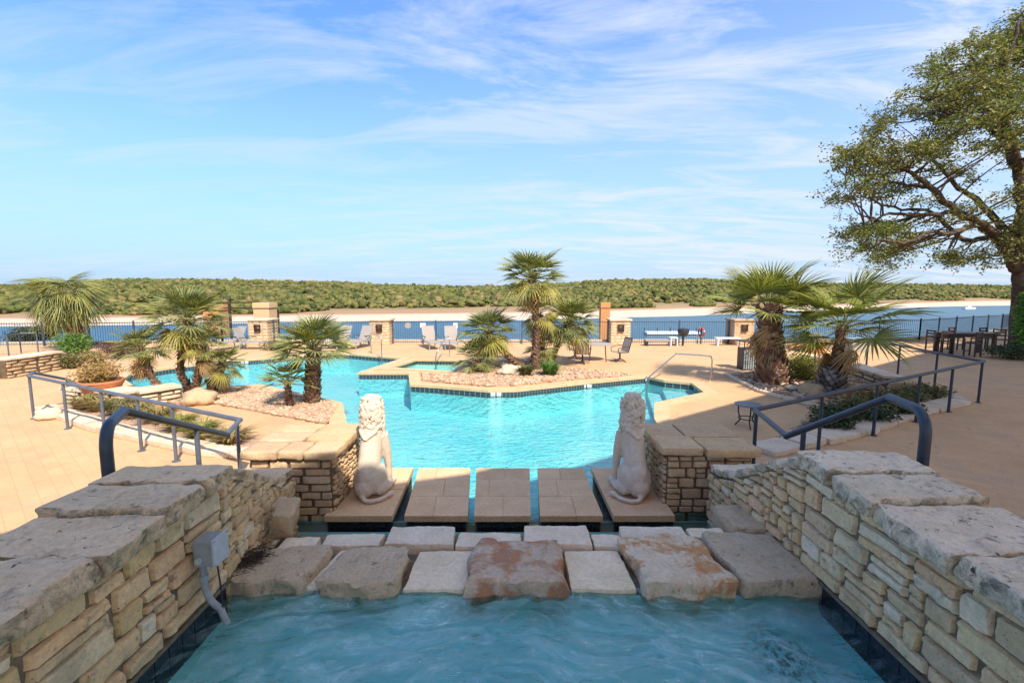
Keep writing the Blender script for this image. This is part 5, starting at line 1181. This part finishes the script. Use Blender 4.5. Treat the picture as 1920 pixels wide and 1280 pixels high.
# ------------------------------------------------------------------ fence and its pillars
FP = [(-45, 20.6), (-27.4, 24.8), (-16.2, 26.1), (12.4, 26.1), (24.0, 27.5), (34, 32.5), (46, 40.6)]
M['fence'] = plain('blue_grey_fence_paint', (0.05, 0.07, 0.10), 0.5, 0.2, 6, 0)
def fence(a, b, label, h=1.28):
    a = Vector(a); b = Vector(b); L = (b-a).length; U = (b-a)/L
    root = thing('metal_fence', (a.x, a.y, 0), label, 'metal fence', 'metal picket fence along the lakeside')
    m_ = MB()
    for z in (h-0.06, 0.12): m_.bar((*a, z), (*b, z), 0.03, 0.035)
    m_.build('rails', M['fence'], root)
    m_ = MB(); n = int(L/0.125)
    for i in range(n): p = a+U*(i+.5)*L/n; m_.box((p.x, p.y, h/2+0.02), (0.013, 0.013, h-0.04))
    m_.build('pickets', M['fence'], root)['kind'] = 'stuff'
    k = max(1, round(L/2.4))
    for i in range(k+1): p = a+U*L*i/k; m_ = MB(); m_.box((p.x, p.y, h/2+0.03), (0.055, 0.055, h+0.06)); m_.build('post', M['fence'], root)
px_ = [P(490, 648).x, P(713, 647).x*1.0, P(1160, 646).x, P(1395, 650).x]
pillx = [-13.9, -7.25, 5.95, 12.7]
edges = [((-45, 20.6), (-27.4, 24.8), 'lakeside fence length beyond the left edge hedge'), ((-27.4, 24.8), (-16.2, 26.1), 'lakeside fence length behind the drooping left palm'),
         ((-16.2, 26.1), (-14.5, 26.1), 'short lakeside fence length left of the tall stucco column'), ((-13.3, 26.1), (-7.85, 26.1), 'lakeside fence length between stucco column and left lantern pillar'),
         ((-6.65, 26.1), (5.35, 26.1), 'long lakeside fence length behind the central palms'), ((6.55, 26.1), (12.1, 26.1), 'lakeside fence length in front of the white dock'),
         ((13.3, 26.1), (24.0, 27.5), 'lakeside fence length behind the two right palms'), ((24.0, 27.5), (34, 32.5), 'lakeside fence length behind the wooden bar table'), ((34, 32.5), (46, 40.6), 'lakeside fence length beyond the oak')]
for a, b, l in edges: fence(a, b, l)
m_ = MB()
for i in range(1, len(FP)-1):
    a, b = Vector(FP[i]), Vector(FP[i+1]); m_.bar((a.x, a.y+0.25, 0.11), (b.x, b.y+0.25, 0.11), 0.22, 0.22)
tag(m_.build('parapet', M['wall_pale']), 'low pale stone parapet just behind the lakeside fence', 'parapet')
def lantern_pillar(x, label, seed, mat='wall_pale', h=1.32, w=1.06):
    root = thing('fence_pillar', (x, 26.1, 0), label, 'pillar', 'stone pillars in the lakeside fence')
    m_ = MB(); m_.box((x, 26.1, h/2), (w, w, h)); m_.build('core', M['boulder'], root)
    for (a, b) in (((x-w/2, 26.1-w/2), (x+w/2, 26.1-w/2)), ((x+w/2, 26.1-w/2), (x+w/2, 26.1+w/2)), ((x-w/2, 26.1+w/2), (x-w/2, 26.1-w/2))):
        face_wall(root, a, b, 0.0, lambda u: h, 1, (0.13, 0.2), (0.22, 0.42), M[mat], seed, 0.03, 0.01, 0.1, res=(3, 2), joined=True)
    rough_slab((x, 26.1, h+0.05), (w+0.16, w+0.16, 0.1), random.Random(seed), seg=(6, 6, 2), amp=0.01).build('cap_stone', M[mat], root, smooth=True, angle=60)
    m_ = MB(); y = 26.1-w/2-0.06
    for dx in (-.14, .14): m_.box((x+dx, y, 0.93), (0.04, 0.08, 0.34))
    m_.box((x, y, 1.10), (0.36, 0.12, 0.04)); m_.box((x, y, 0.76), (0.32, 0.10, 0.04)); m_.box((x, y+0.02, 0.86), (0.2, 0.03, 0.14)); m_.build('lantern', M['wood_dark'], root)
lantern_pillar(-7.25, 'pale stone fence pillar with a lantern left of the centre', 71)
lantern_pillar(5.95, 'pale stone fence pillar right of the central palms', 72)
lantern_pillar(12.7, 'reddish stone fence pillar left of the big shaggy palm', 73, 'boulder')
lantern_pillar(-13.9, 'stone fence pillar at the foot of the tall stucco column', 74)
# stucco columns and beam
def column(x0, x1, ytop, Y, label, mat, cap=True, zb=0.0):
    a = PY(x0, ytop, Y); b = PY(x1, ytop, Y); w = b.x-a.x; c = (a.x+b.x)/2; h = a.z
    root = thing('stucco_column', (c, Y, zb), label, 'column', 'stucco columns by the lake')
    m_ = MB(); m_.box((c, Y, zb+(h-zb-0.35)/2), (w*0.94, w*0.94, h-zb-0.35)); m_.build('shaft', M[mat], root)
    m_ = MB(); m_.box((c, Y, h-0.325), (w*1.0, w*1.0, 0.05)); m_.build('neck_strip', M['wood_red'], root)  # solid red-brown strip between shaft and capital
    m_ = MB(); m_.box((c, Y, h-0.15), (w, w, 0.3)); m_.build('capital', M[mat], root)
column(481, 512, 567, 28.2, 'tall peach stucco column with a boxed head by the fence', 'stucco')
column(388, 419, 572, 30.5, 'orange stucco column half hidden by the left palm cluster', 'stucco2')
column(1125, 1143, 567, 28.5, 'narrow orange stucco column right of the central palms', 'stucco2')
pg = thing('pergola_beam', (-16, 29, 0), 'thin dark pergola beams spanning between the two left stucco columns', 'pergola')
for ya, yb, Y in ((567.5, 567, 29.4), (577, 578, 29.2)):
    a, b = PY(405, ya, Y), PY(500, yb, Y); m_ = MB(); m_.bar(a, b, 0.10, 0.08); m_.build('beam', M['wood_dark'], pg)
a = PY(430, 572, 28.8); m_ = MB(); m_.bar((a.x, 28.8, 0), (a.x, 28.8, a.z+.1), 0.12, 0.12); m_.build('post', M['wood_dark'], pg)
a = PY(521, 580, 28.8); m_ = MB(); m_.bar((a.x, 28.8, 0), (a.x, 28.8, a.z), 0.09, 0.09); m_.build('post', M['wood_dark'], pg)
# dark slender cedar by column
p = PY(521, 600, 29.5); 
# ------------------------------------------------------------------ furniture
def lounger():
    root = thing('lounge_chair', (0, 0, 0), 'x', 'lounge chair', 'sling lounge chairs facing the pool')
    m_ = MB()
    for s in (-.31, .31):
        m_.bar((s, -0.95, 0.33), (s, 0.25, 0.33), 0.035, 0.045); m_.bar((s, 0.25, 0.33), (s, 0.62, 1.02), 0.035, 0.045)
        m_.bar((s, 0.35, 0.33), (s, -0.1, 0.56), 0.03, 0.03)
    m_.bar((-.31, -.95, .33), (.31, -.95, .33), 0.035); m_.bar((-.31, .62, 1.02), (.31, .62, 1.02), 0.035); m_.build('frame', M['box_grey'], root)
    m_ = MB(); m_.box((0, -0.35, 0.335), (0.58, 1.2, 0.015)); m_.build('seat', M['sling'], root)
    m_ = MB(); m_.bar((0, 0.26, 0.35), (0, 0.62, 1.02), 0.58, 0.015); m_.build('backrest', M['sling'], root)
    for x in (-.31, .31):
        for y in (-.85, .3): m_ = MB(); m_.bar((x, y, 0.33), (x, y+(0.05 if y > 0 else -.05), 0), 0.035); m_.build('leg', M['box_grey'], root)
        m_ = MB(); m_.bar((x*1.1, -0.2, 0.57), (x*1.1, 0.32, 0.57), 0.05, 0.03); m_.build('armrest', M['black_metal'], root)
    return root
lg = lounger()
LG = [(808, 654, 25, 'upright taupe lounge chair left of the two by the centre fence'), (846, 654, 8, 'lower taupe lounge chair beside the central left palm'), (678, 653, -18, 'taupe lounge chair just left of the lantern pillar'), (640, 653, -12, 'taupe lounge chair half hidden behind the thick trunked palm'), (436, 655, -25, 'lounge chair seen in front of the dark pergola post'), (468, 656, 95, 'lounge chair turned sideways beside the tall stucco column')]
for i, (x, y, a, l) in enumerate(LG):
    o = lg if i == 0 else copy_tree(lg); p = P(x, y-2); o.location = p; o.rotation_euler = (0, 0, R(a)); o['label'] = l; o.scale = (1.0, 1.0, 1.08)
def swivel():
    root = thing('patio_chair', (0, 0, 0), 'x', 'patio chair', 'swivel chairs at the patio table')
    m_ = MB(); m_.box((0, 0, 0.42), (0.52, 0.5, 0.02)); m_.build('seat', M['sling'], root)
    m_ = MB(); m_.bar((0, 0.24, 0.42), (0, 0.42, 1.0), 0.5, 0.015); m_.build('backrest', M['sling'], root)
    m_ = MB()
    for s in (-.27, .27):
        m_.tube(curve3([(s, 0.24, 0.42), (s, 0.42, 1.02)], 2), 0.016, 6); m_.tube(curve3([(s, 0.30, 0.66), (s*1.08, 0.0, 0.66), (s*1.05, -0.25, 0.60), (s, -0.25, 0.42)], 4), 0.016, 6); m_.bar((s, -0.25, 0.42), (s, 0.25, 0.42), 0.03)
    m_.bar((-.27, .42, 1.01), (.27, .42, 1.01), 0.03); m_.build('arms', M['wood_dark'], root)
    m_ = MB(); m_.tube([(0, 0, 0.12), (0, 0, 0.41)], 0.035, 8)
    for a in range(4): t = a*math.pi/2+.4; m_.bar((0, 0, 0.14), (0.3*math.cos(t), 0.3*math.sin(t), 0.03), 0.045, 0.03)
    m_.build('swivel_base', M['black_metal'], root); return root
sw = swivel(); p = P(1092, 682); sw.location = p; sw.rotation_euler = (0, 0, R(165)); sw['label'] = 'dark backed patio chair on the near left side of the patio table'
o = copy_tree(sw); p = P(1162, 678); o.location = p; o.rotation_euler = (0, 0, R(-70)); o['label'] = 'patio chair at the right end of the patio table'
o = copy_tree(sw); p = P(1078, 672); o.location = p; o.rotation_euler = (0, 0, R(80)); o['label'] = 'patio chair at the far left of the patio table'
p = P(1124, 678)+Vector((0, 0.4, 0)); tb_ = thing('patio_table', p, 'round patio table between the swivel chairs right of the central palms', 'patio table')
m_ = MB(); m_.lathe(p+Vector((0, 0, 0.70)), [(0.01, 0), (0.62, 0), (0.64, 0.015), (0.62, 0.03), (0.01, 0.03)], 28); m_.build('table_top', M['sling'], tb_)
for a in range(4): t = a*math.pi/2+.6; m_ = MB(); m_.tube([p+Vector((0.5*math.cos(t), 0.5*math.sin(t), 0)), p+Vector((0.42*math.cos(t), 0.42*math.sin(t), .7))], 0.022, 7); m_.build('leg', M['wood_dark'], tb_)
# bar table and wooden stools on the right
def bar_chair():
    root = thing('wooden_chair', (0, 0, 0), 'x', 'wooden chair', 'dark wooden chairs at the bar tables')
    m_ = MB(); m_.box((0, 0, 0.62), (0.5, 0.48, 0.05)); m_.build('seat', M['wood_dark'], root)
    for x in (-.22, .22):
        for y in (-.2, .2): m_ = MB(); m_.bar((x, y, 0), (x, y, .62 if y < 0 else 1.12), 0.05); m_.build('leg', M['wood_dark'], root)
        m_ = MB(); m_.bar((x*1.15, -.22, .82), (x*1.15, .2, .82), .06, .03); m_.bar((x*1.1, -.2, .62), (x*1.1, -.2, .82), .04); m_.build('armrest', M['wood_dark'], root)
    m_ = MB(); 
    for z in (.8, .95, 1.08): m_.bar((-.22, .2, z), (.22, .2, z), .03, .07)
    m_.build('backrest', M['wood_dark'], root)
    m_ = MB(); m_.bar((-.22, -.2, .25), (.22, -.2, .25), .03, .04); m_.build('footrest', M['wood_dark'], root); return root
bc = bar_chair()
BCH = [(1750, 662, 90, 'reddish lit wooden chair at the left end of the long bar table'), (1772, 664, 150, 'wooden chair on the near side of the bar table, left of the middle'), (1790, 655, 20, 'wooden chair behind the bar table on its left half'), (1822, 668, 200, 'wooden chair in front of the bar table, right half'), (1848, 656, 10, 'wooden chair behind the right end of the bar table'), (1873, 660, -30, 'low wooden chair rightmost, next to the ivy covered oak')]
for i, (x, y, a, l) in enumerate(BCH):
    o = bc if i == 0 else copy_tree(bc); o.location = P(x, y); o.rotation_euler = (0, 0, R(a)); o['label'] = l
    if i == 0: pass
p0 = P(1808, 663); bt = thing('bar_table', p0, 'long dark wooden bar table under the oak, by the fence', 'bar table')
m_ = MB(); m_.box(p0+Vector((0, 0, 0.98)), (2.3, 0.9, 0.07)); m_.build('table_top', M['wood_dark'], bt)
for sx_ in (-1, 1):
    for sy_ in (-1, 1): m_ = MB(); m_.box(p0+Vector((sx_*1.0, sy_*.36, .475)), (.11, .11, .95)); m_.build('leg', M['wood_dark'], bt)
m_ = MB(); m_.box(p0+Vector((0, 0, 0.88)), (2.1, 0.76, 0.12)); m_.build('apron', M['wood_dark'], bt)
# bin
p = P(1399, 692); bn = thing('litter_bin', p, 'dark square litter bin with a raised lid left of the shaggy palm', 'litter bin')
m_ = MB(); m_.box(p+Vector((0, 0, .42)), (.5, .5, .82)); m_.build('body', M['black_metal'], bn)
m_ = MB(); m_.box(p+Vector((0, 0, 1.1)), (.62, .6, .04)); m_.build('lid', M['black_metal'], bn)
m_ = MB()
for sx_ in (-1, 1):
    for sy_ in (-1, 1): m_.box(p+Vector((sx_*.22, sy_*.22, .955)), (.03, .03, .26))
m_.build('lid_posts', M['black_metal'], bn)
for k in range(6): m_ = MB(); m_.box(p+Vector((-.21+k*.084, -.256, .42)), (.05, .012, .74)); m_.build('slat', M['box_grey'], bn)
# side table
p = P(1411, 806)+Vector((0, 0.25, 0)); st = thing('side_table', p, 'small round iron side table by the corner of the right handrail', 'side table')
m_ = MB(); m_.lathe(p+Vector((0, 0, .50)), [(0.01, 0), (.27, 0), (.285, .012), (.28, .028), (.01, .03)], 30); m_.build('table_top', plain('slate_top', (.16, .17, .17), .4, .2, 20, .1), st, smooth=True, angle=30)
for a in range(3):
    t = a*2.094+0.35; d = Vector((math.cos(t), math.sin(t), 0))
    m_ = MB(); m_.tube(curve3([p+d*.20+Vector((0, 0, .50)), p+d*.19+Vector((0, 0, .3)), p+d*.15+Vector((0, 0, .16)), p+d*.25+Vector((0, 0, .01))], 4), .016, 7); m_.build('leg', M['black_metal'], st, smooth=True)
m_ = MB(); m_.tube([p+Vector((.19*math.cos(k*math.pi/12), .19*math.sin(k*math.pi/12), .2)) for k in range(25)], .011, 6); m_.build('ring', M['black_metal'], st, smooth=True)
# pool handrails
def pool_rail(pts, r, label, mat='steel'):
    m_ = MB(); m_.tube(curve3(pts, 6), r, 10); tag(m_.build('pool_handrail', M[mat], smooth=True), label, 'pool handrail', 'metal handrails into the water')
a = P(1212, 744, -.12); b_ = P(1333, 712, 0); t1 = PY(1213, 712, a.y); t2 = PY(1268, 664, a.y+2.4); t3 = PY(1328, 660, b_.y+.2)
pool_rail([(a.x, a.y, -.5), (a.x, a.y, -.1), (a.x, a.y, t1.z-.05), (a.x+.06, a.y+.1, t1.z+.04), (t2.x-.1, t2.y-.1, t2.z-.02), (t2.x+.1, t2.y+.05, t2.z+.0), (t3.x-.12, b_.y, t2.z), (b_.x-.01, b_.y, t2.z-.1), (b_.x, b_.y, .3), (b_.x, b_.y, 0)], .022, 'steel pool handrail sloping down to the entry steps')
a = P(818, 692, -.1); b_ = P(843, 667, 0)
pool_rail([(a.x, a.y, -.4), (a.x, a.y, .45), (a.x+.15, a.y+.5, .82), (b_.x-.1, b_.y-.1, .9), (b_.x, b_.y, .75), (b_.x, b_.y, 0)], .022, 'steel handrail at the spa edge')
a = P(716, 676, -.1); b_ = P(697, 662, 0)
pool_rail([(a.x, a.y, -.4), (a.x, a.y, .8), (a.x-.15, a.y+.3, .92), (b_.x, b_.y, .92), (b_.x-.02, b_.y, 0)], .022, 'steel handrail at the far pool edge in front of the lantern pillar')
# grill, benches, dock, ring, signs
p = P(1280, 648); gr = thing('grill', p, 'black barbecue grill on a post by the fence', 'grill')
m_ = MB(); m_.tube([p, p+Vector((0, 0, .55))], .06, 8); m_.build('post', M['black_metal'], gr); m_ = MB(); m_.lathe(p+Vector((0, 0, .5)), [(.01, 0), (.2, .02), (.3, .25), (.28, .42), (.01, .46)], 14); m_.build('bowl', M['black_metal'], gr)
p = P(1262, 648); bn = thing('white_stool', p, 'small white stool left of the barbecue grill', 'stool')
m_ = MB(); m_.box(p+Vector((0, 0, .44)), (.4, .4, .05)); m_.build('seat', M['white'], bn)
for x in (-.17, .17): m_ = MB(); m_.box(p+Vector((x, 0, .21)), (.05, .36, .42)); m_.build('leg', M['white'], bn)
p = P(1366, 648); wt = thing('white_bench', p, 'long white bench left of the reddish fence pillar', 'bench')
m_ = MB(); m_.box(p+Vector((0, 0.2, .40)), (1.3, .4, .06)); m_.build('seat', M['white'], wt)
for x in (-.55, .55): m_ = MB(); m_.box(p+Vector((x, 0.2, .185)), (.06, .34, .37)); m_.build('leg', M['white'], wt)
p = P(1235, 648); lo = thing('low_bench', p, 'low dark bench left of the white stool', 'bench')
m_ = MB(); m_.box(p+Vector((0, 0.1, .30)), (1.5, .5, .08)); m_.build('seat', M['sling'], lo)
for x in (-.65, .65): m_ = MB(); m_.box(p+Vector((x, 0.1, .13)), (.1, .44, .26)); m_.build('leg', M['black_metal'], lo)
a = PY(1210, 621, 90); b_ = PY(1312, 622, 90); 
a = P(1210, 627, -8); b_ = P(1312, 628, -8); dk = thing('dock', ((a.x+b_.x)/2, a.y, -8), 'long white floating dock lying on the lake', 'dock')
m_ = MB(); m_.box(((a.x+b_.x)/2, a.y, -7.55), (b_.x-a.x, 3.0, .5)); m_.build('walkway', M['white'], dk)
for k in range(5): m_ = MB(); m_.tube([(a.x+(b_.x-a.x)*k/4, a.y+1, -8.5), (a.x+(b_.x-a.x)*k/4, a.y+1, -6.4)], .12, 7); m_.build('pile', M['wood_dark'], dk)
p = PY(1315, 623, 26.02); lr = thing('life_ring', p, 'red and white life ring hanging on the lakeside fence', 'life ring')
m_ = MB(); m_.tube([p+Vector((1*.09*math.cos(k*math.pi/10), -.18*math.cos(k*math.pi/10), .24*math.sin(k*math.pi/10))) for k in range(21)], .045, 8, cap=False); m_.build('ring', M['red'], lr, smooth=True)
for k in range(4):
    m_ = MB(); m_.tube([p+Vector((1*.09*math.cos(t), -.18*math.cos(t), .24*math.sin(t))) for t in (k*1.571+.2, k*1.571+.45)], .048, 8); m_.build('band', M['white'], lr, smooth=True)
m_ = MB(); m_.box(p+Vector((0, .0, -.35)), (.05, .05, 1.3)); m_.build('post', M['black_metal'], lr)
for x, y, mt, l in ((765, 610, 'sling', 'small beige round sign on the fence left of the white signs'), (793, 609.5, 'white', 'white square sign on the fence above the lounge chairs'), (854, 610, 'white', 'white sign on the fence near the central palms')):
    p = PY(x, y, 26.04); sg = thing('fence_sign', p, l, 'sign', 'small signs on the lakeside fence')
    m_ = MB()
    if mt == 'sling': m_.tube([p+Vector((0, -.03, 0)), p+Vector((0, -.01, 0))], .17, 16)
    else: m_.box(p+Vector((0, -.02, 0)), (.30 if x == 793 else .24, .02, .24 if x == 793 else .28))
    m_.build('sign_panel', M[mt], sg)
    if x == 793: m_ = MB(); m_.box(p+Vector((0, .0, -.55)), (.05, .03, 1.2)); m_.build('post', M['black_metal'], sg)
# utility cabinet behind right palms, small boat, far left rail
p = P(1607, 660); ub = thing('utility_box', p, 'grey brown utility box behind the nearer right palm', 'utility box')
m_ = MB(); m_.box(p+Vector((0, 0, .32)), (.85, .5, .64)); m_.build('housing', M['sling'], ub); m_ = MB(); m_.box(p+Vector((0, 0, .66)), (.92, .56, .05)); m_.build('lid', M['box_grey'], ub)
p = P(1817, 579, -8); bo = thing('motor_boat', p, 'tiny white motor boat out on the lake at the right', 'boat')
m_ = MB(); hull = [(-3, -1.1), (2, -1.1), (3.6, 0), (2, 1.1), (-3, 1.1)]; m_.prism([(p.x+a_, p.y+b_) for a_, b_ in hull], -8.1, -7.2); m_.build('hull', M['white'], bo)
m_ = MB(); m_.box((p.x-.3, p.y, -6.9), (1.6, 1.5, .6)); m_.build('cabin', M['white'], bo)
fr_ = thing('low_rail', (-24, 22.8, 0), 'thin grey two bar rail in front of the hedge at the far left', 'rail')
pp = [P(-60, 668), P(17, 668), P(40, 662), P(72, 660)]
m_ = MB(); m_.tube([q+Vector((0, 0, .95)) for q in pp], .03, 8); m_.build('rail', M['rail_sunlit'], fr_)
for q in pp: m_ = MB(); m_.tube([q, q+Vector((0, 0, .95))], .028, 8); m_.build('post', M['rail_sunlit'], fr_)
# fire pit ring of bricks right
p = P(1505, 655); rg_ = thing('brick_ring', p, 'low reddish brick ring beside the distant terracotta pot', 'brick ring')
for k in range(12):
    t = k*math.pi/6; m_ = MB(); m_.box(p+Vector((.6*math.cos(t), .6*math.sin(t), .1)), (.26, .14, .2), rz=t+math.pi/2); m_.build('brick', M['terracotta'], rg_)
# leaves floating on the pool and a few on the deck
rg = random.Random(31); m_ = MB()
for i in range(90):
    x, y = rg.uniform(-1.8, 2.2), rg.uniform(8.2, 13); 
    if rg.random() < .3: x, y, z = rg.uniform(4, 11), rg.uniform(8, 14), .008
    else: z = -.112
    if z < 0 and i % 5: continue
    t = rg.uniform(0, 6.28); s = rg.uniform(.03, .05); c_, s_ = math.cos(t)*s, math.sin(t)*s
    m_.add([(x-c_, y-s_, z), (x+s_*.5, y-c_*.5, z+.002), (x+c_, y+s_, z), (x-s_*.5, y+c_*.5, z+.002)], [(0, 1, 2, 3)])
tag(m_.build('fallen_leaves', M['drygrass']), 'few yellow leaves scattered on the water and the shaded deck', 'fallen leaves', kind='stuff')

# ------------------------------------------------------------------ unseen roof added to cast the shade edge, open to let sky light in
hb_ = thing('unseen_shade_roof', (4, -6, 0), 'unseen open roof standing in for the building behind the viewer, added to cast its shade', 'canopy')
H = 11.8
edge = [(-40, -16.6), (-1.78, -3.45), (3.92, -1.55), (9.0, 2.15), (42, 25.8)]
back = [(x+7.5, y-10.8) for x, y in edge][::-1]
m_ = MB(); m_.prism(edge+back, H-0.35, H); m_.build('roof', M['facade'], hb_)
for i in range(9):
    t = i/8
    for src, k in ((edge, 0), (back[::-1], 1)):
        xs = [p[0] for p in src]; x = xs[0]+(xs[-1]-xs[0])*t; y = float(np.interp(x, xs, [p[1] for p in src]))+(1.0 if k else -1.6)
        if abs(x) < 8 and k == 0: continue
        m_ = MB(); m_.box((x, y, H/2-0.2), (0.5, 0.5, H-0.4)); m_.build('column', M['facade'], hb_)
